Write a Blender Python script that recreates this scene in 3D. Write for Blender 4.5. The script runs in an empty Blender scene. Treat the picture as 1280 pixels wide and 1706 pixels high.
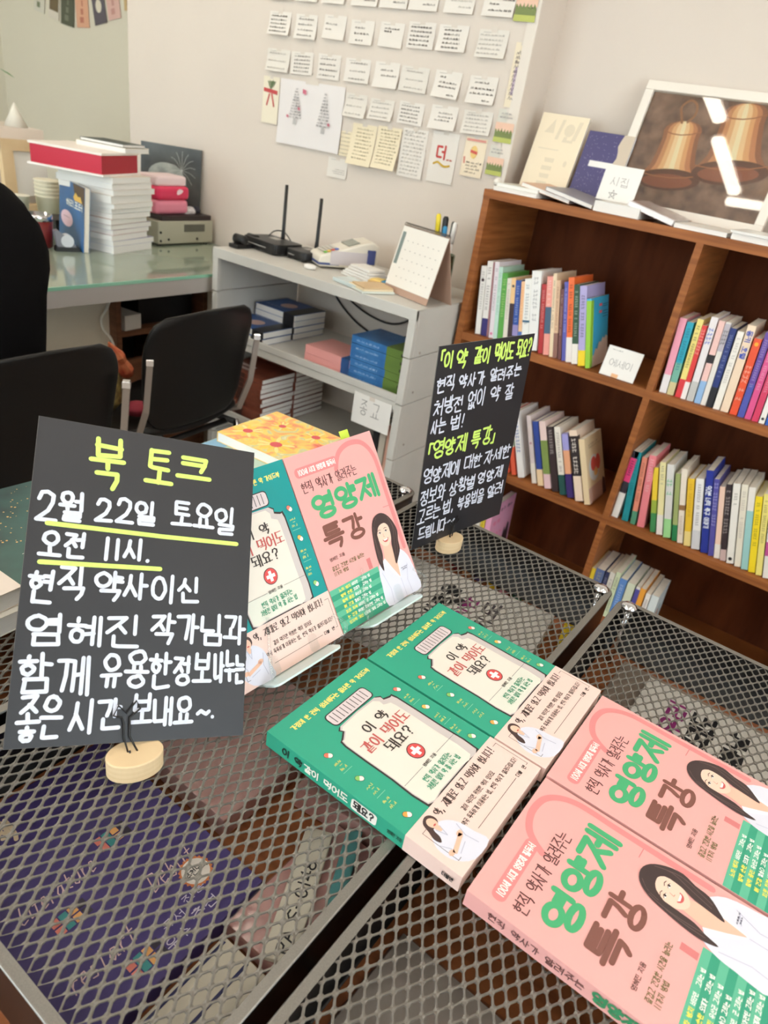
import bpy, bmesh, math, random
from mathutils import Vector, Matrix

random.seed(7)
sc = bpy.context.scene
COL = sc.collection
PI = math.pi

# ------------------------------------------------------------------ camera
FPX, CZ = 1168.28, 1.28
YAW, PITCH, ROLL = math.radians(-30.84908), math.radians(28.6965), math.radians(9.70058)
_f = Vector((math.sin(YAW)*math.cos(PITCH), math.cos(YAW)*math.cos(PITCH), -math.sin(PITCH)))
_r0 = _f.cross(Vector((0, 0, 1))).normalized(); _u0 = _r0.cross(_f)
CR = _r0*math.cos(ROLL) + _u0*math.sin(ROLL); CU = -_r0*math.sin(ROLL) + _u0*math.cos(ROLL)
cam = bpy.data.cameras.new('camera'); camo = bpy.data.objects.new('camera', cam); COL.objects.link(camo)
cam.sensor_fit = 'VERTICAL'; cam.sensor_height = 24.0; cam.lens = FPX/1706*24.0
cam.clip_start = 0.02; cam.clip_end = 50
cam.dof.use_dof = True; cam.dof.focus_distance = 0.80; cam.dof.aperture_fstop = 5.5
camo.matrix_world = Matrix(((CR.x, CU.x, -_f.x, 0), (CR.y, CU.y, -_f.y, 0), (CR.z, CU.z, -_f.z, CZ), (0, 0, 0, 1)))
sc.camera = camo
def ray(px, py): return CR*((px-640)/FPX) - CU*((py-853)/FPX) + _f
def onz(px, py, z):
    d = ray(px, py); return Vector((0, 0, CZ)) + d*((z-CZ)/d.z)
def ony(px, py, y):
    d = ray(px, py); return Vector((0, 0, CZ)) + d*(y/d.y)

# ------------------------------------------------------------------ world, light, exposure
def lin(c):
    o = []
    for v in c[:3]:
        v = v/255.0
        o.append(v/12.92 if v <= 0.04045 else ((v+0.055)/1.055)**2.4)
    return (o[0], o[1], o[2], 1.0)
w = bpy.data.worlds.new('daylight'); sc.world = w; w.use_nodes = True
w.node_tree.nodes['Background'].inputs[0].default_value = (0.80, 0.90, 1.0, 1)
w.node_tree.nodes['Background'].inputs[1].default_value = 8.0
sc.view_settings.view_transform = 'Standard'; sc.view_settings.look = 'None'
sc.view_settings.exposure = 0.0; sc.view_settings.gamma = 1.0; sc.view_settings.use_curve_mapping = False
LAMP = 14.5      # emission of the ceiling lamps
CEIL = 2.55
FLOOR = -0.05

# ------------------------------------------------------------------ materials
MATS = {}
def mat(name, rgb, rough=0.5, metal=0.0, var=0.0, scale=20.0, bump=0.0, emit=0.0, coat=0.0, spec=0.5, stretch=None, rgb2=None):
    if name in MATS: return MATS[name]
    m = bpy.data.materials.new(name); m.use_nodes = True; MATS[name] = m
    nt = m.node_tree; b = nt.nodes['Principled BSDF']
    b.inputs['Base Color'].default_value = lin(rgb); b.inputs['Roughness'].default_value = rough
    b.inputs['Metallic'].default_value = metal; b.inputs['Coat Weight'].default_value = coat
    b.inputs['Specular IOR Level'].default_value = spec
    if emit:
        b.inputs['Emission Color'].default_value = lin(rgb); b.inputs['Emission Strength'].default_value = emit
    if var or bump or rgb2:
        tc = nt.nodes.new('ShaderNodeTexCoord'); mp = nt.nodes.new('ShaderNodeMapping')
        nz = nt.nodes.new('ShaderNodeTexNoise'); nz.inputs['Scale'].default_value = scale; nz.inputs['Detail'].default_value = 5
        nt.links.new(tc.outputs['Object'], mp.inputs['Vector']); nt.links.new(mp.outputs['Vector'], nz.inputs['Vector'])
        if stretch: mp.inputs['Scale'].default_value = stretch
        if var or rgb2:
            cr = nt.nodes.new('ShaderNodeValToRGB')
            c0 = lin(rgb2) if rgb2 else tuple(v*(1-var) for v in lin(rgb)[:3])+(1,)
            c1 = lin(rgb) if rgb2 else tuple(min(1, v*(1+var)) for v in lin(rgb)[:3])+(1,)
            cr.color_ramp.elements[0].color = c0; cr.color_ramp.elements[1].color = c1
            cr.color_ramp.elements[0].position = 0.3; cr.color_ramp.elements[1].position = 0.7
            nt.links.new(nz.outputs['Fac'], cr.inputs['Fac']); nt.links.new(cr.outputs['Color'], b.inputs['Base Color'])
        if bump:
            bp = nt.nodes.new('ShaderNodeBump'); bp.inputs['Strength'].default_value = bump; bp.inputs['Distance'].default_value = 0.002
            nt.links.new(nz.outputs['Fac'], bp.inputs['Height']); nt.links.new(bp.outputs['Normal'], b.inputs['Normal'])
    return m
def clear(name, rgb, tint=0.9, rough=0.05):
    """thin clear plastic or pane glass: mostly transparent with a glossy surface"""
    if name in MATS: return MATS[name]
    m = bpy.data.materials.new(name); m.use_nodes = True; MATS[name] = m
    nt = m.node_tree; nt.nodes.clear()
    out = nt.nodes.new('ShaderNodeOutputMaterial'); mx = nt.nodes.new('ShaderNodeMixShader')
    tr = nt.nodes.new('ShaderNodeBsdfTransparent'); gl = nt.nodes.new('ShaderNodeBsdfGlossy'); lw = nt.nodes.new('ShaderNodeLayerWeight')
    pw = nt.nodes.new('ShaderNodeMath'); pw.operation = 'POWER'; pw.inputs[1].default_value = 4.0
    fr = nt.nodes.new('ShaderNodeMath'); fr.operation = 'MULTIPLY_ADD'; fr.inputs[1].default_value = 0.9; fr.inputs[2].default_value = 0.045
    lw.inputs['Blend'].default_value = 0.5
    nt.links.new(lw.outputs['Facing'], pw.inputs[0]); nt.links.new(pw.outputs[0], fr.inputs[0])
    tr.inputs['Color'].default_value = tuple(v*tint for v in lin(rgb)[:3])+(1,); gl.inputs['Roughness'].default_value = rough
    gl.inputs['Color'].default_value = (1, 1, 1, 1)
    nt.links.new(fr.outputs[0], mx.inputs[0]); nt.links.new(tr.outputs[0], mx.inputs[1]); nt.links.new(gl.outputs[0], mx.inputs[2])
    nt.links.new(mx.outputs[0], out.inputs[0])
    return m
def C(rgb, rough=0.55, **k):
    return mat('paint_%d_%d_%d_%d' % (rgb[0], rgb[1], rgb[2], int(rough*100)), rgb, rough, **k)

def wood(name, rgb, rgb2, stretch, scale=6.0, rough=0.5, bump=0.15, spec=0.25):
    return mat(name, rgb, rough, spec=spec, var=0.1, scale=scale, stretch=stretch, rgb2=rgb2, bump=bump)

# ------------------------------------------------------------------ mesh builder
class MB:
    def __init__(s): s.v = []; s.f = []
    def add(s, vs, fs, M=None):
        n = len(s.v)
        for p in vs:
            p = Vector(p); s.v.append(M @ p if M else p)
        s.f += [tuple(i+n for i in f) for f in fs]; return s
    def box(s, x0, y0, z0, x1, y1, z1, M=None):
        vs = [(x0,y0,z0),(x1,y0,z0),(x1,y1,z0),(x0,y1,z0),(x0,y0,z1),(x1,y0,z1),(x1,y1,z1),(x0,y1,z1)]
        return s.add(vs, [(0,3,2,1),(4,5,6,7),(0,1,5,4),(1,2,6,5),(2,3,7,6),(3,0,4,7)], M)
    def poly(s, pts, M=None): return s.add(pts, [tuple(range(len(pts)))], M)
    def flat(s, pts2, z, M=None): return s.poly([(p[0], p[1], z) for p in pts2], M)
    def prism(s, pts2, z0, z1, M=None):
        n = len(pts2)
        vs = [(p[0], p[1], z0) for p in pts2] + [(p[0], p[1], z1) for p in pts2]
        return s.add(vs, [tuple(range(n-1, -1, -1)), tuple(range(n, 2*n))] + [(i, (i+1) % n, n+(i+1) % n, n+i) for i in range(n)], M)
    def lathe(s, prof, n=20, M=None, sx=1.0, sy=1.0):
        vs = []; fs = []
        for r, z in prof:
            for k in range(n):
                a = 2*PI*k/n; vs.append((r*math.cos(a)*sx, r*math.sin(a)*sy, z))
        m = len(prof)
        for j in range(m-1):
            for k in range(n):
                fs.append((j*n+k, j*n+(k+1) % n, (j+1)*n+(k+1) % n, (j+1)*n+k))
        fs.append(tuple(range(n-1, -1, -1))); fs.append(tuple(range((m-1)*n, m*n)))
        return s.add(vs, fs, M)
    def tube(s, pts, r, n=8, M=None, closed=False):
        pts = [Vector(p) for p in pts]; m = len(pts); vs = []; fs = []
        rr = r if isinstance(r, (list, tuple)) else [r]*m
        up = None
        for i, p in enumerate(pts):
            if closed: t = pts[(i+1) % m]-pts[i-1]
            else: t = pts[min(i+1, m-1)]-pts[max(i-1, 0)]
            t.normalize()
            if up is None:
                up = Vector((0, 0, 1)) if abs(t.z) < 0.9 else Vector((1, 0, 0))
            a = t.cross(up); a.normalize(); b = a.cross(t); up = b
            for k in range(n):
                q = 2*PI*k/n; vs.append(p + a*(math.cos(q)*rr[i]) + b*(math.sin(q)*rr[i]))
        last = m if closed else m-1
        for i in range(last):
            for k in range(n):
                j = (i+1) % m
                fs.append((i*n+k, i*n+(k+1) % n, j*n+(k+1) % n, j*n+k))
        if not closed:
            fs.append(tuple(range(n-1, -1, -1))); fs.append(tuple(range((m-1)*n, m*n)))
        return s.add(vs, fs, M)
    def ribbon(s, polys, wd, z=0.0, caps=True, contrast=1.0, M=None):
        """pen strokes as flat ribbons; contrast <1 thins the horizontal strokes"""
        kz = 0; zb = z
        for pl in polys:
            for i in range(len(pl)-1):
                kz += 1; z = zb+2.5e-6*(kz % 32)
                a, b = Vector(pl[i]), Vector(pl[i+1]); d = b-a; L = d.length
                if L < 1e-7: continue
                d /= L; hw = wd/2
                if contrast < 1: hw *= contrast + (1-contrast)*abs(d.y)
                nrm = Vector((-d.y, d.x))*hw; e = d*(hw*0.9 if not caps else 0)
                q = [a-e-nrm, b+e-nrm, b+e+nrm, a-e+nrm]
                s.flat(q, z, M)
            if caps:
                for p in pl:
                    kz += 1; z = zb+2.5e-6*(kz % 32)
                    s.flat([(p[0]+wd/2*math.cos(2*PI*k/8), p[1]+wd/2*math.sin(2*PI*k/8)) for k in range(8)], z, M)
        return s
    def build(s, name, m, parent=None, smooth=False, M=None):
        me = bpy.data.meshes.new(name); me.from_pydata([tuple(p) for p in s.v], [], s.f); me.update()
        if smooth:
            me.polygons.foreach_set('use_smooth', [True]*len(me.polygons))
        return link(name, me, m, parent, M)
def link(name, me, m, parent=None, M=None):
    o = bpy.data.objects.new(name, me)
    if m is not None and not me.materials: me.materials.append(m)
    COL.objects.link(o)
    if parent is not None: o.parent = parent
    if M is not None: o.matrix_local = M
    return o
def tag(o, label=None, cat=None, group=None, kind=None):
    if label: o['label'] = label
    if cat: o['category'] = cat
    if group: o['group'] = group
    if kind: o['kind'] = kind
    return o
def thing(name, label, cat, loc=(0, 0, 0), rz=0.0, group=None, M=None):
    o = bpy.data.objects.new(name, None); o.empty_display_size = 0.02; COL.objects.link(o)
    if M is not None: o.matrix_world = M
    else:
        o.location = loc; o.rotation_euler = (0, 0, rz)
    return tag(o, label, cat, group)
def bevel(o, wd, seg=2, angle=40):
    b = o.modifiers.new('bevel', 'BEVEL'); b.width = wd; b.segments = seg; b.limit_method = 'ANGLE'; b.angle_limit = math.radians(angle)
    return o
def struct(name, mb, m, label=None):
    o = mb.build(name, m); o['kind'] = 'structure'
    if label: o['label'] = label
    return o
def frame(t, x, y):
    """matrix from an origin and two in-plane axes"""
    x = Vector(x).normalized(); y = Vector(y); y = (y - x*y.dot(x)).normalized(); z = x.cross(y)
    return Matrix(((x.x, y.x, z.x, t[0]), (x.y, y.y, z.y, t[1]), (x.z, y.z, z.z, t[2]), (0, 0, 0, 1)))
def ell(cx, cy, rx, ry, n=20, rot=0.0, a0=0.0, a1=2*PI):
    o = []; full = abs(a1-a0-2*PI) < 1e-6
    for k in range(n if full else n+1):
        a = a0+(a1-a0)*k/n; x, y = rx*math.cos(a), ry*math.sin(a)
        o.append((cx+x*math.cos(rot)-y*math.sin(rot), cy+x*math.sin(rot)+y*math.cos(rot)))
    return o
def rrect(x0, y0, x1, y1, r, n=4):
    o = []
    for cx, cy, a in ((x1-r, y1-r, 0), (x0+r, y1-r, PI/2), (x0+r, y0+r, PI), (x1-r, y0+r, 1.5*PI)):
        for k in range(n+1): o.append((cx+r*math.cos(a+PI/2*k/n), cy+r*math.sin(a+PI/2*k/n)))
    return o
def smooth_pts(pts, n=4, closed=True):
    m = len(pts); o = []
    for i in range(m if closed else m-1):
        p0, p1, p2, p3 = [Vector(pts[(i+k) % m]) if closed else Vector(pts[max(0, min(m-1, i+k))]) for k in (-1, 0, 1, 2)]
        for k in range(n):
            t = k/n
            o.append(0.5*((2*p1)+(p2-p0)*t+(2*p0-5*p1+4*p2-p3)*t*t+(3*p1-p0-3*p2+p3)*t*t*t))
    if not closed: o.append(Vector(pts[-1]))
    return o

# ------------------------------------------------------------------ Korean lettering made of pen strokes
CHO = 'ㄱㄲㄴㄷㄸㄹㅁㅂㅃㅅㅆㅇㅈㅉㅊㅋㅌㅍㅎ'
JUNG = 'ㅏㅐㅑㅒㅓㅔㅕㅖㅗㅘㅙㅚㅛㅜㅝㅞㅟㅠㅡㅢㅣ'
JONG = ' ㄱㄲㄳㄴㄵㄶㄷㄹㄺㄻㄼㄽㄾㄿㅀㅁㅂㅄㅅㅆㅇㅈㅊㅋㅌㅍㅎ'
def circ(cx, cy, rx, ry, n=14): return [(cx+rx*math.sin(2*PI*k/n), cy+ry*math.cos(2*PI*k/n)) for k in range(n+1)]
CON = {
 'ㄱ': [[(0,1),(1,1),(.93,.5),(.75,0)]], 'ㄴ': [[(0,1),(0,.05),(.15,0),(1,.05)]], 'ㄷ': [[(1,1),(0,1)],[(0,1),(0,.05),(.12,0),(1,0)]],
 'ㄹ': [[(0,1),(1,1),(1,.52),(0,.5),(0,.04),(.1,0),(1,0)]], 'ㅁ': [[(0,1),(1,1),(1,0),(0,0),(0,1)]],
 'ㅂ': [[(0,1),(0,0),(1,0),(1,1)],[(0,.52),(1,.52)]], 'ㅅ': [[(.5,1),(.4,.5),(0,0)],[(.43,.6),(1,0)]],
 'ㅇ': [circ(.5,.5,.5,.5)], 'ㅈ': [[(0,1),(1,1),(.6,.55),(0,0)],[(.56,.5),(1,0)]],
 'ㅊ': [[(.35,1),(.65,1)],[(0,.78),(1,.78),(.6,.4),(0,0)],[(.56,.38),(1,0)]], 'ㅋ': [[(0,1),(1,1),(.93,.5),(.8,0)],[(0,.52),(.95,.55)]],
 'ㅌ': [[(1,1),(0,1)],[(0,1),(0,.05),(.12,0),(1,0)],[(0,.52),(.9,.52)]], 'ㅍ': [[(0,1),(1,1)],[(.3,1),(.3,0)],[(.7,1),(.7,0)],[(0,0),(1,0)]],
 'ㅎ': [[(.5,1.05),(.5,.88)],[(0,.74),(1,.74)],circ(.5,.28,.34,.28)]}
def _two(a, b): return [[(x*.45, y) for x, y in p] for p in CON[a]] + [[(.55+x*.45, y) for x, y in p] for p in CON[b]]
for d_, a_, b_ in (('ㄲ','ㄱ','ㄱ'),('ㄸ','ㄷ','ㄷ'),('ㅃ','ㅂ','ㅂ'),('ㅆ','ㅅ','ㅅ'),('ㅉ','ㅈ','ㅈ'),('ㄳ','ㄱ','ㅅ'),('ㅄ','ㅂ','ㅅ'),('ㄶ','ㄴ','ㅎ'),('ㄺ','ㄹ','ㄱ'),('ㄻ','ㄹ','ㅁ'),('ㅀ','ㄹ','ㅎ'),('ㄵ','ㄴ','ㅈ'),('ㄼ','ㄹ','ㅂ')):
    CON[d_] = _two(a_, b_)
VV = {'ㅣ': [[(.6,1),(.6,0)]], 'ㅏ': [[(.35,1),(.35,0)],[(.35,.55),(1,.55)]], 'ㅑ': [[(.35,1),(.35,0)],[(.35,.68),(1,.68)],[(.35,.42),(1,.42)]],
 'ㅓ': [[(.8,1),(.8,0)],[(.05,.55),(.8,.55)]], 'ㅕ': [[(.8,1),(.8,0)],[(.05,.68),(.8,.68)],[(.05,.42),(.8,.42)]],
 'ㅐ': [[(.25,1),(.25,0)],[(.9,1),(.9,0)],[(.25,.53),(.9,.53)]], 'ㅔ': [[(.5,1),(.5,.05)],[(.98,1),(.98,0)],[(-.1,.55),(.5,.55)]],
 'ㅖ': [[(.5,1),(.5,.05)],[(.98,1),(.98,0)],[(-.1,.68),(.5,.68)],[(-.1,.42),(.5,.42)]]}
HV = {'ㅡ': [[(0,.45),(1,.45)]], 'ㅗ': [[(0,.1),(1,.1)],[(.5,.95),(.5,.1)]], 'ㅛ': [[(0,.1),(1,.1)],[(.32,.95),(.32,.1)],[(.68,.95),(.68,.1)]],
 'ㅜ': [[(0,.8),(1,.8)],[(.5,.8),(.5,-.1)]], 'ㅠ': [[(0,.8),(1,.8)],[(.32,.8),(.32,-.1)],[(.68,.8),(.68,-.1)]]}
MIX = {'ㅘ':('ㅗ','ㅏ'),'ㅙ':('ㅗ','ㅐ'),'ㅚ':('ㅗ','ㅣ'),'ㅝ':('ㅜ','ㅓ'),'ㅞ':('ㅜ','ㅔ'),'ㅟ':('ㅜ','ㅣ'),'ㅢ':('ㅡ','ㅣ')}
OTH = {'0': [circ(.5,.5,.42,.5)], '1': [[(.5,1),(.5,0)]], '2': [[(.1,.72),(.2,.95),(.5,1),(.8,.88),(.82,.65),(.6,.35),(.05,.03),(1,.03)]],
 '4': [[(.7,0),(.7,1),(.05,.3),(1,.3)]], '8': [circ(.5,.75,.3,.24), circ(.5,.26,.4,.26)], '9': [circ(.5,.7,.36,.3), [(.86,.7),(.7,0)]],
 '!': [[(.55,1),(.45,.35)],[(.42,.06),(.43,.05)]], '?': [[(.15,.75),(.25,.95),(.55,1),(.8,.85),(.75,.62),(.5,.48),(.48,.28)],[(.46,.05),(.47,.04)]],
 '.': [[(.3,.05),(.32,.05)]], ',': [[(.4,.12),(.25,-.1)]], '~': [[(0,.4),(.25,.58),(.5,.45),(.75,.34),(1,.52)]], '「': [[(1,1),(.4,1),(.4,.45)]], '」': [[(.6,.55),(.6,0),(0,0)]],
 '-': [[(.1,.5),(.9,.5)]], 'P': [[(.1,0),(.1,1),(.7,1),(.9,.78),(.7,.52),(.1,.5)]], 'A': [[(0,0),(.5,1),(1,0)],[(.2,.35),(.8,.35)]], 'S': [[(.9,.9),(.5,1),(.1,.8),(.3,.55),(.8,.4),(.85,.15),(.5,0),(.05,.1)]]}
LAT = {'e': [[(.1,.35),(.8,.42),(.7,.68),(.35,.68),(.1,.35),(.3,.02),(.85,.12)]], 'L': [[(.5,1),(.2,.1),(.4,0),(.9,.1)]], 'i': [[(.4,.65),(.35,.05),(.8,.08)],[(.5,.9),(.52,.92)]],
 't': [[(.5,1),(.4,.1),(.8,.05)],[(.1,.65),(.9,.68)]], 'r': [[(.2,.65),(.25,0)],[(.25,.4),(.5,.65),(.9,.6)]], 'a': [[(.8,.6),(.4,.65),(.1,.3),(.4,0),(.75,.3),(.8,.6),(.8,.05),(1,.05)]],
 'u': [[(.1,.65),(.15,.1),(.5,0),(.8,.3),(.85,.65),(.85,.05),(1,.05)]], 'D': [[(.2,1),(.15,0),(.7,.1),(1,.5),(.75,.95),(.1,1)]], 'b': [[(.3,1),(.2,.05),(.6,0),(.85,.3),(.6,.6),(.25,.4)]],
 's': [[(.8,.6),(.3,.6),(.3,.4),(.75,.25),(.6,0),(.1,.05)]], 'n': [[(.15,.65),(.15,0)],[(.15,.4),(.5,.65),(.8,.5),(.8,0),(1,.05)]]}
def syl(ch):
    """strokes of one character in the unit box"""
    k = ord(ch)-0xAC00
    if not (0 <= k < 11172): return OTH.get(ch) or LAT.get(ch) or []
    c, v, f = CHO[k//588], JUNG[k % 588//28], JONG[k % 28]
    def fit(st, x0, y0, x1, y1): return [[(x0+p[0]*(x1-x0), y0+p[1]*(y1-y0)) for p in q] for q in st]
    o = []; fin = f != ' '
    if v in VV:
        lo = .46 if fin else .12
        o += fit(CON[c], .02, lo, .55, .93); o += fit(VV[v], .58, .42 if fin else 0, 1.0, 1.0)
        if fin: o += fit(CON[f], .22, 0, .92, .33)
    elif v in HV:
        if fin: o += fit(CON[c], .15, .66, .85, 1) + fit(HV[v], 0, .40, 1, .60) + fit(CON[f], .17, 0, .83, .30)
        else: o += fit(CON[c], .15, .50, .85, 1) + fit(HV[v], 0, .05, 1, .42)
    else:
        h, q = MIX[v]; lo = .40 if fin else .18
        o += fit(CON[c], .05, .62, .52, 1) + fit(HV[h], 0, lo, .62, .58) + fit(VV[q], .64, .36 if fin else 0, 1, 1)
        if fin: o += fit(CON[f], .22, 0, .92, .28)
    return o
def words(s, x0, x1, y0, h, jit=0.0, slant=0.0, aspect=None, rise=0.0):
    """lay a string between x0 and x1 on the base line y0 with letter height h"""
    adv = []
    for ch in s: adv.append(0.55 if ch == ' ' else 0.5 if ch in '1.,!「」i' else 0.8 if ch in '2?~-PAS489tres0' else 1.0)
    tot = sum(adv); u = (x1-x0)/tot; o = []; x = x0
    for ch, a in zip(s, adv):
        if ch != ' ':
            cw = u*a*0.86; dy = random.uniform(-jit, jit)*h*0.5; sc_ = 1+random.uniform(-jit, jit)*0.5
            for st in syl(ch):
                o.append([(x+p[0]*cw*sc_+slant*p[1]*h+random.uniform(-jit, jit)*h*.12,
                           y0+dy+p[1]*h*sc_+rise*(x+p[0]*cw-x0)+random.uniform(-jit, jit)*h*.12) for p in st])
        x += u*a
    return o
def scribble(x0, x1, y, h, rnd=random):
    """a line of handwriting too small to read"""
    o = []; x = x0
    while x < x1:
        n = rnd.randint(2, 4); L = h*rnd.uniform(1.2, 2.6); pl = []
        for k in range(2*n+1): pl.append((min(x1, x+L*k/(2*n)), y+(h if k % 2 else 0)*rnd.uniform(.5, 1)))
        o.append(pl); x += L+h*rnd.uniform(.4, .9)
    return o
def ink(strokes, name, m, wd, z, parent=None, caps=True, contrast=1.0, M=None):
    return MB().ribbon(strokes, wd, z, caps, contrast).build(name, m, parent, M=M)

# ------------------------------------------------------------------ shared materials
M_WALL = mat('wall_paint', (222, 210, 198), 0.85, var=0.02, scale=3.0, bump=0.03)
M_WALL2 = mat('wall_paint_daylight_tint', (222, 216, 198), 0.8, var=0.02, scale=2.0)  # greenish tint of the daylight is put into this wall colour
M_CEIL = mat('ceiling_paint', (236, 232, 226), 0.9)
M_FLOOR = mat('floor_vinyl', (168, 156, 144), 0.45, var=0.06, scale=4.0)
M_BLACK = mat('black_plastic', (22, 21, 22), 0.42)
M_CHAIR = mat('black_vinyl', (13, 12, 12), 0.42, spec=.35, bump=0.05, scale=300)
M_CHROME = mat('chrome', (225, 225, 228), 0.12, metal=1.0)
M_STEEL = mat('brushed_steel', (176, 166, 158), 0.38, metal=0.75)
M_MESH = mat('grey_mesh_paint', (124, 119, 112), 0.38, metal=0.3, var=0.12, scale=900.0)
M_SKIRT = mat('dark_rim_paint', (17, 17, 20), 0.35)
M_GREY = mat('grey_shelf_paint', (204, 200, 192), 0.45, var=0.03, scale=10)
M_PAGES = mat('page_edges', (232, 224, 210), 0.9, var=0.06, scale=60, stretch=(1, 1, 40))
M_PAGEW = mat('page_edges_white', (236, 232, 226), 0.9, var=0.04, scale=60, stretch=(1, 1, 40))
M_PAPER = mat('white_paper', (236, 232, 226), 0.8)
M_INK = mat('black_ink', (38, 34, 34), 0.6)
M_GINK = mat('pencil_grey', (120, 116, 114), 0.7)
M_SHELFWOOD = wood('stained_plywood', (172, 106, 58), (130, 76, 38), (1, 1, 14), 5.0, rough=.5)
M_SHELFEDGE = wood('plywood_edge', (150, 96, 54), (104, 62, 32), (1, 14, 20), 5.0)
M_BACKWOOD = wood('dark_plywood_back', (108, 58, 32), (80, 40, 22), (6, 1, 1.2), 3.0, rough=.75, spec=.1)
M_TABLEWOOD = wood('table_wood', (158, 96, 58), (112, 64, 36), (1, 12, 1), 5.0)
M_PALEWOOD = wood('pale_block_wood', (232, 206, 166), (218, 188, 146), (1, 1, 30), 8.0, rough=0.6)
M_CLEAR = clear('clear_acrylic', (252, 254, 254), 0.985)
M_WRAP = clear('shrink_wrap', (254, 253, 253), 0.985, 0.12)
M_GLASS = clear('pane_glass', (250, 252, 250), 0.97, 0.02)
M_CHALK = mat('white_paint_marker', (212, 216, 230), 0.55, var=0.06, scale=120)
M_LIME = mat('lime_paint_marker', (206, 236, 112), 0.5, var=0.06, scale=120)

# ------------------------------------------------------------------ the room
struct('floor', MB().box(-4.7, -2.7, FLOOR-0.1, 2.7, 3.0, FLOOR), M_FLOOR)
struct('ceiling', MB().box(-4.7, -2.7, CEIL, 2.7, 3.0, CEIL+0.1), M_CEIL)
struct('wall_back', MB().box(-2.807, 2.12, FLOOR, -1.045, 2.8, CEIL), M_WALL, 'off-white wall covered with taped notes')
struct('wall_back_right', MB().box(-1.045, 2.28, FLOOR, 2.7, 2.4, CEIL), M_WALL, 'cream wall behind the brown bookcase')
struct('wall_back_left', MB().box(-4.7, 2.62, FLOOR, -2.807, 2.8, CEIL), M_WALL2, 'recessed pale wall behind the desk')
struct('wall_left', MB().box(-4.8, -2.7, FLOOR, -4.6, 2.62, CEIL), M_WALL2)
mb = MB().box(-4.7, -2.8, FLOOR, -3.6, -2.6, CEIL).box(-.2, -2.8, FLOOR, 2.7, -2.6, CEIL).box(-3.6, -2.8, FLOOR, -.2, -2.6, 0.7).box(-3.6, -2.8, 2.3, -.2, -2.6, CEIL)
struct('wall_front', mb, M_WALL)
mb = MB().box(2.6, -2.7, FLOOR, 2.8, -1.4, CEIL).box(2.6, 0.9, FLOOR, 2.8, 2.4, CEIL).box(2.6, -1.4, FLOOR, 2.8, 0.9, 0.5).box(2.6, -1.4, 2.3, 2.8, 0.9, CEIL)
struct('wall_right', mb, M_WALL)
wn = tag(bpy.data.objects.new('added_window_1', None), 'unseen window added in the right wall for side daylight', kind='structure'); COL.objects.link(wn)  # added, unseen: the opening brings daylight in from the right
mb = MB()
for y in (-1.4, -.27, 0.86): mb.box(2.68, y, 0.5, 2.74, y+0.04, 2.3)
mb.box(2.68, -1.4, 0.5, 2.74, .9, 0.54).box(2.68, -1.4, 2.26, 2.74, .9, 2.3)
mb.build('window_frame', M_GREY, wn)
for y in (-1.36, -.23): MB().box(2.708, y, 0.54, 2.712, y+1.09, 2.26).build('pane', M_GLASS, wn)
wn = tag(bpy.data.objects.new('added_window_2', None), 'unseen window added behind the viewer for front daylight', kind='structure'); COL.objects.link(wn)  # added, unseen: brightens the far walls from behind the viewer
mb = MB()
for x in (-3.6, -2.48, -1.36, -.24): mb.box(x, -2.74, 0.7, x+0.04, -2.68, 2.3)
mb.box(-3.6, -2.74, 0.7, -.2, -2.68, 0.74).box(-3.6, -2.74, 2.26, -.2, -2.68, 2.3)
mb.build('window_frame', M_GREY, wn)
for x in (-3.56, -2.44, -1.32): MB().box(x, -2.712, 0.74, x+1.08, -2.708, 2.26).build('pane', M_GLASS, wn)
# low strip where the two walls step, the bright painted corner bead
struct('trim_1', MB().box(-1.075, 2.116, FLOOR, -1.043, 2.121, CEIL), mat('corner_bead', (228, 218, 206), 0.6))

# ceiling lamps: emissive LED bars
M_LAMP = mat('led_diffuser', (255, 243, 226), 0.5, emit=LAMP)
M_HOUS = mat('lamp_housing', (235, 235, 235), 0.5)
def lamp(x0, y0, x1, y1, label, wd=0.05):
    L = math.hypot(x1-x0, y1-y0); a = math.atan2(y1-y0, x1-x0)
    t = thing('ceiling_lamp', label, 'lamp', ((x0+x1)/2, (y0+y1)/2, CEIL), a, 'white LED bars on the ceiling')
    MB().prism(rrect(-L/2-0.01, -wd/2-0.01, L/2+0.01, wd/2+0.01, 0.02), -0.03, 0).build('housing', M_HOUS, t)
    MB().prism(rrect(-L/2, -wd/2, L/2, wd/2, 0.018), -0.045, -0.03).build('diffuser', M_LAMP, t)
lamp(-0.96, 1.14, -0.90, 0.98, 'short LED bar reflected at the top of the bell picture', 0.06)
lamp(-0.91, 0.88, -0.80, 0.52, 'longer LED bar reflected across the right bell', 0.06)
lamp(-0.84, 0.455, -0.64, 0.465, 'crosswise LED bar reflected low in the bell picture', 0.05)
for i, (a, b, c, d) in enumerate([(0.45, 1.35, 0.45, 0.15), (-2.1, 1.7, -2.1, 0.5), (0.6, -0.3, 0.6, -1.7), (-2.0, -0.3, -2.0, -1.7), (1.75, 1.5, 1.75, 0.3), (-3.5, 1.6, -3.5, 0.4), (-0.7, -0.4, -0.7, -1.7)]):
    lamp(a, b, c, d, ['long LED bar right of the display table', 'long LED bar above the desk', 'long LED bar behind the viewer on the right', 'long LED bar behind the viewer on the left', 'long LED bar at the far right of the room', 'long LED bar at the far left of the room', 'long LED bar right behind the viewer'][i], 0.12)

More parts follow.
